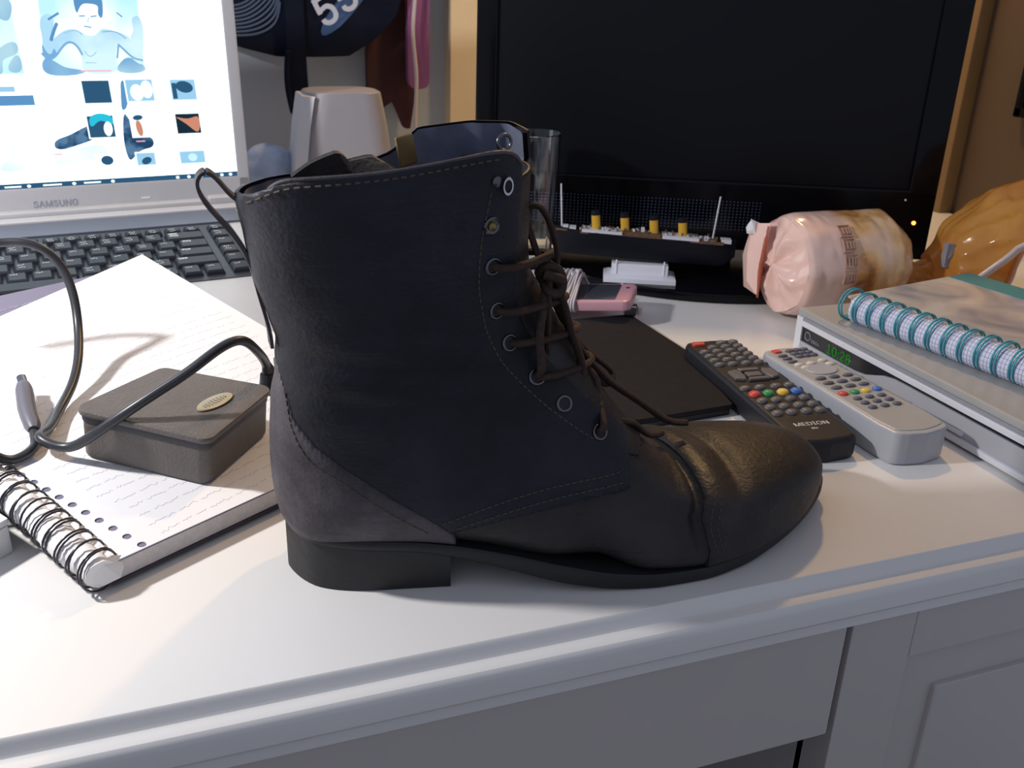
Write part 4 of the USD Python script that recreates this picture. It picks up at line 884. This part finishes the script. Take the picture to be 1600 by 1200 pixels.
part(stb, 'display_panel', [box(.0004, .004, -L_, -.0085, .0060, .0226)], M['stbpanel'], False)
lowp = [(-.0085, .0010), (-.0085, .0105), (-.060, .0105), (-.074, .0107), (-.084, .0120), (-.093, .0150), (-.102, .0182), (-.112, .0198), (-.125, .0200), (-.252, .0196), (-.252, .0010)]
pw = extr(Polygon(lowp), 0, .0036); part(stb, 'front_flap', mv(pw, frame((.0026, 0, 0), (0, 1, 0), (0, 0, 1), (1, 0, 0)) @ np.diag([1, 1, -1, 1])), M['silver'], 30)
parts(stb, 'flap_ridge', [box(-.0034, .0010, -L_, -.0085, .0020, .0062, .0010), box(-.0026, .0006, -.178, -.128, .0078, .0104, .0008)], M['silver_light'])
part(stb, 'clock_digit', text('10:28', .0072, (.0002, -.0385, .0118), (0, -1, 0), (0, 0, 1), .0003), M['led_green'], False)
part(stb, 'panel_lettering', [text('bbox', .0030, (.0002, -.0205, .0130), (0, -1, 0), (0, 0, 1), .0002), mv(ring(.0032, .0004, 16, 4), frame((.0002, -.0155, .0160), (0, -1, 0), (0, 0, 1))), mv(trimesh.creation.icosphere(1, .0006), (.0003, -.066, .0150))], M['silver_dark'], False)

# ------------------------------------------------------------------ teal spiral notebook
TBZ = Z + .0347
TBd = A_([.0245, -.1285, 0]); TBd /= np.linalg.norm(TBd); TBe = A_([-TBd[1], TBd[0], 0])
NM_ = frame((.4690, .5540, TBZ), TBe, TBd, (0, 0, 1))         # x away from the coil, y along the coil towards the camera
M['cover_pic'] = usdkit.material(stage, '/World/Looks/notebook_cover', {
    'tc': ('texture_coordinate', {}), 'n': ('noise_texture', {'scale': 16.0, 'detail': 2.0, 'distortion': 1.2}),
    'r': ('rgb_ramp', {'ramp': [(.30, (.24, .26, .32)), (.42, (.42, .42, .46)), (.50, (.56, .52, .50)), (.62, (.66, .63, .62)), (.8, (.52, .55, .60))]}),
    'p': ('principled_bsdf', {'roughness': .22, 'coat_weight': .4})}, [('tc.object', 'n.vector'), ('n.fac', 'r.fac'), ('r.color', 'p.base_color')], surface='p.BSDF')
M['gridpaper'] = pm('grid_paper', (.70, .72, .88), .7)
M['gridline'] = pm('grid_line', (.34, .36, .50), .8)
M['teal'] = pm('teal_card', (.05, .27, .31), .4)
tb = thing('spiral_notebook', 'teal wire-bound notebook with a photo cover on the set-top box', 'notebook', NM_)
LN = .25
part(tb, 'back_cover', rprism([(0, 0), (.145, 0), (.145, LN), (0, LN)], 0, .0012, .003), M['teal'])
part(tb, 'page_block', box(.004, .142, .003, LN - .003, .0013, .0150), M['gridpaper'])
part(tb, 'front_cover', rprism([(.0015, 0), (.145, 0), (.145, LN), (.0015, LN)], .0152, .0166, .003, .0004), M['cover_pic'])
part(tb, 'cover_band', rprism([(.118, .001), (.144, .001), (.144, LN), (.118, LN)], .0166, .0170, .002), M['teal'])
# curl of squared pages showing inside the coil
cy = np.linspace(.012, LN - .004, 2); t_ = np.linspace(math.radians(80), math.radians(262), 22); RR = .0103
cv = [[(.0020 + RR * math.cos(t), y, .0100 + RR * math.sin(t)) for t in t_] for y in cy]
part(tb, 'page_curl', tm(A_(cv).reshape(-1, 3), grid_faces(2, 22, False)[:, ::-1]), M['gridpaper'], True)
gl_ = []
for t in t_[::2]: gl_.append(tube(A_([(.0020 + (RR + .0001) * math.cos(t), cy[0], .0100 + (RR + .0001) * math.sin(t)), (.0020 + (RR + .0001) * math.cos(t), cy[1], .0100 + (RR + .0001) * math.sin(t))]), .00016, 4))
for y in np.arange(.014, LN - .005, .0024): gl_.append(tube(A_([(.0020 + (RR + .0001) * math.cos(t), y, .0100 + (RR + .0001) * math.sin(t)) for t in t_]), .00013, 3, caps=False))
part(tb, 'grid_lines', gl_, M['gridline'], False, 'printed squares on the pages', 'stuff')
spiral_rings(tb, 'ring', M['wire_teal'], 20, .006, .0124, .0020, .0117, .0116, .00075, .0013)

# ------------------------------------------------------------------ biscuit packet
def crumple(m, amp, sc, seed, cells=True):
    V = m.vertices.copy(); n = m.vertex_normals
    P = V * sc; f = np.abs(meshkit.noise(P, seed) - .5) * 2 + .5 * np.abs(meshkit.noise(P * 2.3, seed + 1) - .5) * 2
    m.vertices = V + n * (amp * (f - .6))[:, None]; return m
M['wrap'] = usdkit.material(stage, '/World/Looks/biscuit_wrapper', {
    'tc': ('texture_coordinate', {}), 'n': ('noise_texture', {'scale': 22.0, 'detail': 4.0, 'distortion': .8}), 'n2': ('noise_texture', {'scale': 70.0, 'detail': 4.0}),
    'sx': ('separate_xyz', {}), 'mr': ('map_range', {'from_min': .030, 'from_max': .046, 'to_min': 0.0, 'to_max': 1.0, 'clamp': True}),
    'r': ('rgb_ramp', {'ramp': [(.34, (.34, .12, .03)), (.46, (.74, .36, .12)), (.55, (.84, .54, .28)), (.70, (.86, .60, .48))]}),
    'm': ('mix', {'color1': (.86, .60, .52)}), 'mr2': ('map_range', {'from_min': -.018, 'from_max': -.030, 'to_min': 0.0, 'to_max': .8, 'clamp': True}),
    'r2': ('rgb_ramp', {'ramp': [(.36, (.16, .07, .03)), (.60, (.55, .36, .20))]}), 'm2': ('mix', {}), 'mm': ('math', {'math_type': 'multiply'}),
    'p': ('principled_bsdf', {'roughness': .16, 'coat_weight': .5, 'coat_roughness': .08})},
    [('tc.object', 'n.vector'), ('tc.object', 'n2.vector'), ('tc.object', 'sx.vector'), ('sx.x', 'mr.value'), ('n.fac', 'r.fac'), ('mr.result', 'm.fac'), ('r.color', 'm.color2'),
     ('sx.z', 'mr2.value'), ('mr2.result', 'mm.value1'), ('mr.result', 'mm.value2'), ('mm.value', 'm2.fac'), ('m.color', 'm2.color1'), ('n2.fac', 'r2.fac'), ('r2.color', 'm2.color2'), ('m2.color', 'p.base_color')], surface='p.BSDF')
M['wrap_pale'] = pm('wrapper_pale', (.78, .62, .56), .25)
M['wrap_pink'] = pm('wrapper_pink', (.90, .60, .52), .2, coat_weight=.4)
M['wrap_orange'] = usdkit.material(stage, '/World/Looks/wrapper_orange', {
    'tc': ('texture_coordinate', {}), 'n': ('noise_texture', {'scale': 14.0, 'detail': 3.0}), 'r': ('rgb_ramp', {'ramp': [(.35, (.68, .27, .05)), (.6, (.82, .42, .10))]}),
    'p': ('principled_bsdf', {'roughness': .14, 'coat_weight': .5}), 't': ('translucent_bsdf', {}), 'mx': ('mix_closure', {'fac': .45})},
    [('tc.object', 'n.vector'), ('n.fac', 'r.fac'), ('r.color', 'p.base_color'), ('r.color', 't.color'), ('p.BSDF', 'mx.closure1'), ('t.BSDF', 'mx.closure2')], surface='mx.closure')
M['print_brown'] = pm('wrapper_print', (.52, .33, .25), .3)
M['wrap_red'] = pm('wrapper_red', (.45, .10, .05), .3)
BKM = frame((.4850, .6560, Z + .0455), (.995, -.035, 0), (.035, .995, 0))
bk = thing('biscuit_packet', 'pink and orange biscuit packet lying in front of the television', 'packet', BKM)
xs = np.r_[np.linspace(-.001, .004, 5), np.linspace(.008, .090, 40), np.linspace(.093, .118, 14)]
sc = np.interp(xs, [-.001, .002, .006, .09, .100, .108, .114, .118], [.040, .0425, .0440, .0435, .0395, .0320, .022, .012])
k = 72; t = np.arange(k) / k * 2 * np.pi
poly8 = 1 - .035 * np.abs(np.sin(t * 4 + .4))
V = np.stack([np.repeat(xs[:, None], k, 1), sc[:, None] * np.cos(t) * poly8, sc[:, None] * np.sin(t) * poly8 + np.interp(xs, [.09, .118], [0, -.006])[:, None]], -1)
body = tm(V.reshape(-1, 3), grid_faces(len(xs), k))
if body.vertex_normals[20 * k][1] < 0: body.invert()
body = crumple(body, .0022, 45, 21); body.vertices[:, 2] = np.maximum(body.vertices[:, 2], -.0452)
part(bk, 'wrapper', body, M['wrap'], 38)
# folded end: pleats gathered towards the middle
ns = 16; Ve = []
for i, f in enumerate(np.linspace(1, .02, ns)):
    xo = -.001 - .0085 * math.sin(min(1, (1 - f) * 1.5) * math.pi / 2)
    pl_ = .0042 * np.sin(t * 4 + 1.2 * (1 - f)) * (1 - f) * f * 3 + .0022 * np.sin(t * 9 + 2) * (1 - f) * f * 3
    Ve.append(np.c_[xo - pl_, .040 * f * np.cos(t) * poly8, .040 * f * np.sin(t) * poly8])
Ve = A_(Ve); e_ = tm(Ve.reshape(-1, 3), grid_faces(ns, k))
if e_.vertex_normals[8 * k][0] > 0: e_.invert()
e_ = crumple(e_, .0028, 48, 8)
part(bk, 'folded_end', e_, M['wrap_pink'], 22)
fl = [(-.008, .012, .033), (-.013, .012, .020), (-.0145, .013, -.010), (-.012, .013, -.030), (-.013, .034, -.028), (-.016, .037, .000), (-.012, .034, .028), (-.0185, .026, .004), (-.017, .024, -.020)]
part(bk, 'end_flap', hull(fl), M['wrap_pink'], 20)
part(bk, 'end_slit', hull([(-.0115, .0085, .030), (-.0150, .0080, -.002), (-.0130, .0090, -.031), (-.0105, .0130, .031), (-.0140, .0140, -.002), (-.0120, .0135, -.032)]), M['wrap_red'], 20)
part(bk, 'torn_seal', crumple(hull([(-.008, .028, .030), (-.016, .034, .030), (-.020, .030, .020), (-.013, .024, .020), (-.006, .034, .020), (-.018, .028, .034)]).subdivide().subdivide(), .003, 120, 2), M['paper'], 20)
# nutrition table printed on the wrapper
lab = []
for j, tt in enumerate((2.25, 2.55, 2.85, 3.15)):
    for (xa, xb, ta, tb_) in ((.0300, .0306, -.12, .12), (.0410, .0416, -.12, .12), (.0300, .0416, -.13, -.115), (.0300, .0416, .115, .13)):
        for q_ in np.linspace(ta, tb_, 5)[:-1]:
            dq = (tb_ - ta) / 4; P = [(xx, -rr_ * math.sin(tt + aa - math.pi / 2 + .0) , rr_ * math.cos(tt + aa - math.pi / 2)) for xx in (xa, xb) for aa in (q_, q_ + dq) for rr_ in (.0428, .0446)]
            lab.append(hull(P))
    for xx in (.0330, .0362, .0388):
        P = [(x2, -rr_ * math.sin(tt + aa - math.pi / 2), rr_ * math.cos(tt + aa - math.pi / 2)) for x2 in (xx, xx + .0014) for aa in (-.07, .07) for rr_ in (.0428, .0446)]; lab.append(hull(P))
part(bk, 'printed_table', lab, M['print_brown'], False)
# twisted neck and the open wrapper beyond it
nx = np.linspace(0, 1, 30); tw = []
for f in nx:
    r0 = np.interp(f, [0, .25, .6, 1], [.016, .0105, .012, .020]); cx = .112 + .036 * f; cyy = -.004 - .006 * f; cz = -.012 - .004 * f
    tt = t + f * 2.2
    rr_ = r0 * (1 - .18 * np.abs(np.sin(tt * 5)))
    tw.append(np.c_[np.full(k, cx), cyy + rr_ * np.cos(tt), cz + rr_ * np.sin(tt)])
tw = A_(tw); twm = tm(tw.reshape(-1, 3), grid_faces(30, k))
if twm.vertex_normals[15 * k][1] < 0: twm.invert()
part(bk, 'twisted_neck', crumple(twm, .002, 120, 31), M['wrap_orange'], 40)
# flared bag: a smooth plastic sleeve torn open towards the camera, its pale lip curling round
ax = A_([.93, -.36, .10]); ax /= np.linalg.norm(ax); ay = np.cross((0, 0, 1), ax); ay /= np.linalg.norm(ay); az_ = np.cross(ax, ay)
nf = 44; kk = 110; tt = np.arange(kk) / kk * 2 * np.pi; fl_ = []
front = np.clip(.5 - .5 * np.cos(tt - math.radians(225)), 0, 1)              # 0 on the low near side, 1 on the high far side
end_ = .12 + 1.0 * front ** .8 + .05 * np.sin(tt * 5 + 1)
for i in range(nf):
    f = i / (nf - 1); d = .130 * end_ * f
    fr2 = d / .130
    ra = np.interp(fr2, [0, .10, .35, .7, 1.2], [.016, .034, .052, .062, .066]); sq = 1 - .09 * np.abs(np.sin(tt * 3.5 + fr2 * 1.5)) * np.clip(fr2 * 4, 0, 1) - .045 * np.abs(np.sin(tt * 8 + np.sin(fr2 * 9) * .8)) * np.clip(fr2 * 4, 0, 1)
    P = A_([.141, -.010, -.012]) + d[:, None] * ax + (ra * sq)[:, None] * (np.cos(tt)[:, None] * ay * 1.05 + np.sin(tt)[:, None] * az_) + (np.interp(fr2, [0, .4, 1.2], [0, .022, .026]))[:, None] * A_([0, 0, 1.])
    fl_.append(P)
fl_ = A_(fl_); flm = tm(fl_.reshape(-1, 3), grid_faces(nf, kk))
if (flm.vertex_normals[20 * kk:21 * kk] * (fl_[20] - fl_[20].mean(0))).sum() < 0: flm.invert()
flm = crumple(flm, .0045, 30, 17); flm.vertices[:, 2] = np.maximum(flm.vertices[:, 2], -.0445)
part(bk, 'open_wrapper', flm, M['wrap_orange'], 32)
edge = flm.vertices[(nf - 1) * kk:nf * kk]
part(bk, 'wrapper_lip', sweep(edge, circ(.0022, 6, .0060), closed=True), M['wrap_pale'], True)
part(bk, 'bar_strip', crumple(tm(*[x for x in (lambda m: (m.vertices, m.faces))(box(.135, .142, -.036, -.031, .000, .020).subdivide().subdivide())]), .002, 200, 3), M['silver_dark'], 20)

# ------------------------------------------------------------------ things at the back left
sp = thing('desktop_unit', 'rounded pale grey plastic unit with tapered top standing behind the boot', 'speaker', (.1925, 1.060, Z))
pz = np.linspace(0, .1440, 22)
def rrect(w, d, r, n=8):
    return A_(sbox(-w, -d, w, d).buffer(-r).buffer(r, quad_segs=n).exterior.coords)[:-1]
def loft_z(rows):
    R_ = A_(rows); k = R_.shape[1]; V = R_.reshape(-1, 3); F = grid_faces(len(rows), k); n = len(rows)
    V = np.vstack([V, R_[0].mean(0), R_[-1].mean(0)]); F = np.vstack([F, [(n * k, a, (a + 1) % k) for a in range(k)], [(n * k + 1, (n - 1) * k + (a + 1) % k, (n - 1) * k + a) for a in range(k)]])
    m = tm(V, F)
    if m.volume < 0: m.invert()
    return m
rows_ = []
for z in list(pz) + [.1449, .1453]:
    w = np.interp(z, [0, .06, .11, .1440, .1449, .1453], [.0560, .0530, .0465, .0400, .0388, .0360]); q_ = rrect(w, .034, .024)
    rows_.append(np.c_[q_, np.full(len(q_), z + (0 if z < .12 else 0))])
ub = loft_z(rows_); part(sp, 'housing', ub, M['speaker'], 40)
r4 = []
for z in list(np.linspace(0, .1405, 16)) + [.1420]:
    w = np.interp(z, [0, .06, .11, .1405, .142], [.0560, .0530, .0465, .0408, .0400]); r4.append([(-w - .0045, -.030, z), (-w + .007, -.036, z), (-w + .007, .02, z), (-w - .0045, .02, z)])
part(sp, 'side_strip', loft_z(r4), M['speaker_light'], 30)
part(sp, 'base_plinth', rprism(rrect(.060, .037, .025), 0, .006, 0, .002), M['speaker'])
bb = thing('blue_bag', 'pale translucent blue plastic bag beside the grey unit', 'bag', (.098, 1.075, Z))
bgm = trimesh.creation.icosphere(4, 1.0); bgm.vertices *= A_([.036, .032, .048]); bgm.vertices[:, 2] += .043
bgm.vertices[:, 0] += (bgm.vertices[:, 2] - .04) * .35
bgm.vertices[:, 2] = np.maximum(bgm.vertices[:, 2], 0); bgm = crumple(bgm, .006, 20, 12); bgm.vertices[:, 2] = np.maximum(bgm.vertices[:, 2], 0)
part(bb, 'bag_film', bgm, M['blueplastic'], 30)

def cloth(outline, y, thick, amp, sc, seed, div=46):
    P = Polygon(outline); b = P.bounds; nx_, nz_ = div, div
    gx, gz = np.meshgrid(np.linspace(b[0], b[2], nx_), np.linspace(b[1], b[3], nz_), indexing='ij')
    V = np.stack([gx, np.zeros_like(gx), gz], -1).reshape(-1, 3); F = grid_faces(nx_, nz_, False)
    f = sdf(A_(outline), V[:, [0, 2]]); N = np.tile(A_([[0, -1.0, 0]]), (len(V), 1))
    V, F, N = clip(V, F, N, f)
    d = amp * (meshkit.fbm(np.c_[V[:, 0] * sc, V[:, 2] * sc * .35, V[:, 0] * 0], 3, seed) - .5) * 2
    front = V.copy(); front[:, 1] = y - thick / 2 + d; back = V.copy(); back[:, 1] = y + thick / 2 + d
    e = np.vstack([F[:, [0, 1]], F[:, [1, 2]], F[:, [2, 0]]]); es = np.sort(e, 1); u, inv, ct = np.unique(es, axis=0, return_inverse=True, return_counts=True)
    bd = e[ct[inv.ravel()] == 1]; n = len(V)
    W = [(a, b2, b2 + n) for a, b2 in bd] + [(a, b2 + n, a + n) for a, b2 in bd]
    m = tm(np.vstack([front, back]), np.vstack([F[:, ::-1], F + n, A_(W)]))
    return m, lambda x, z: y - thick / 2 + amp * (meshkit.fbm(np.c_[np.atleast_1d(x) * sc, np.atleast_1d(z) * sc * .35, np.atleast_1d(x) * 0], 3, seed) - .5) * 2
hb = thing('hanging_bag', 'dark navy bag with white 55 print hanging on the grey wall', 'bag', (.20, 1.30, Z + .15))
cl, sy = cloth([(-.14, .30), (-.14, .040), (-.086, .0215), (-.045, .0115), (0, .0110), (.045, .0125), (.078, .032), (.106, .062), (.118, .10), (.12, .30)], -.012, .020, .008, 14, 41)
part(hb, 'bag_body', cl, M['navy'], 50)
ribs = []
for k_ in range(9):
    pts = [(x, float(sy(x, z)[0]) - .0012, z) for x, z in ((-.120, .037 + .0042 * k_ + .0), (-.085, .036 + .0044 * k_), (-.062, .040 + .006 * k_), (-.045, .052 + .008 * k_), (-.038, .075 + .011 * k_))]
    ribs.append(tube(pts, .0016, 5, smooth=24))
part(hb, 'ribbed_band', ribs, M['navy_rib'], True)
def onbag(m, tilt, cx, cz, dy):
    m = m.copy(); c, s = math.cos(tilt), math.sin(tilt); V = m.vertices.copy(); X = cx + V[:, 0] * c - V[:, 1] * s; Zz = cz + V[:, 0] * s + V[:, 1] * c
    m.vertices = np.c_[X, sy(X, Zz) - dy - V[:, 2], Zz]; return m
def tri(m): return m.subdivide().subdivide()
part(hb, 'print_patch', onbag(tri(rprism(ell(0, 0, .012, .052), 0, .0006)), math.radians(-42), .046, .076, .0004), M['print_blue'], False)
t5 = meshkit.text_mesh('55', .034, .001, True)
part(hb, 'print_number', onbag(t5, math.radians(33), .0125, .0440, .0010), M['print_white'], False, 'white printed number 55')
part(hb, 'print_patch', onbag(tri(rprism(ell(0, 0, .013, .011), 0, .0006)), 0, .098, .108, .0006), M['print_dim'], False)
part(hb, 'strap', sweep(spline([(-.021, float(sy(-.021, .2)[0]) - .006, .29), (-.022, float(sy(-.022, .1)[0]) - .006, .12), (-.022, float(sy(-.022, .02)[0]) - .006, .02), (-.0205, -.026, -.040), (-.018, -.024, -.083)], 40), np.c_[[.012, .011, -.011, -.012], [-.0018, .0018, .0018, -.0018]], up=(0, -1, 0)), M['navy'], 40)
part(hb, 'strap', tube(spline([(-.033, -.030, .02), (-.036, -.030, -.02), (-.031, -.031, -.055)], 20), .0035, 8), M['navy'], True)
mc = thing('maroon_garment', 'maroon cloth hanging behind the navy bag', 'garment', (.33, 1.325, Z + .12))
cl2, _ = cloth([(-.055, .32), (-.055, -.020), (-.040, -.030), (-.020, -.018), (-.004, -.055), (.004, -.057), (.010, -.020), (.016, .03), (.030, .032), (.034, .32)], 0, .012, .007, 26, 51)
part(mc, 'cloth', cl2, M['maroon'], 50)
pc = thing('pink_garment', 'pink cloth hanging between the maroon cloth and the cream strip', 'garment', (.341, 1.300, Z + .12))
cl3, _ = cloth([(-.016, .32), (-.016, .010), (-.012, .002), (-.002, -.0005), (.010, .0015), (.0135, .008), (.0135, .32)], 0, .012, .004, 40, 52)
part(pc, 'cloth', cl3, M['pink'], 50)
wc = thing('hanging_string', 'thin white cord hanging down in front of the pink cloth', 'cord', (.330, 1.275, Z))
part(wc, 'cord', tube([(.000, 0, .36), (.0005, 0, .24), (-.0030, 0, .19), (.0005, -.002, .14), (-.001, -.002, .09), (.0015, -.002, .03), (.003, -.002, .002)], .0026, 8, smooth=60), M['cord_white'], True)
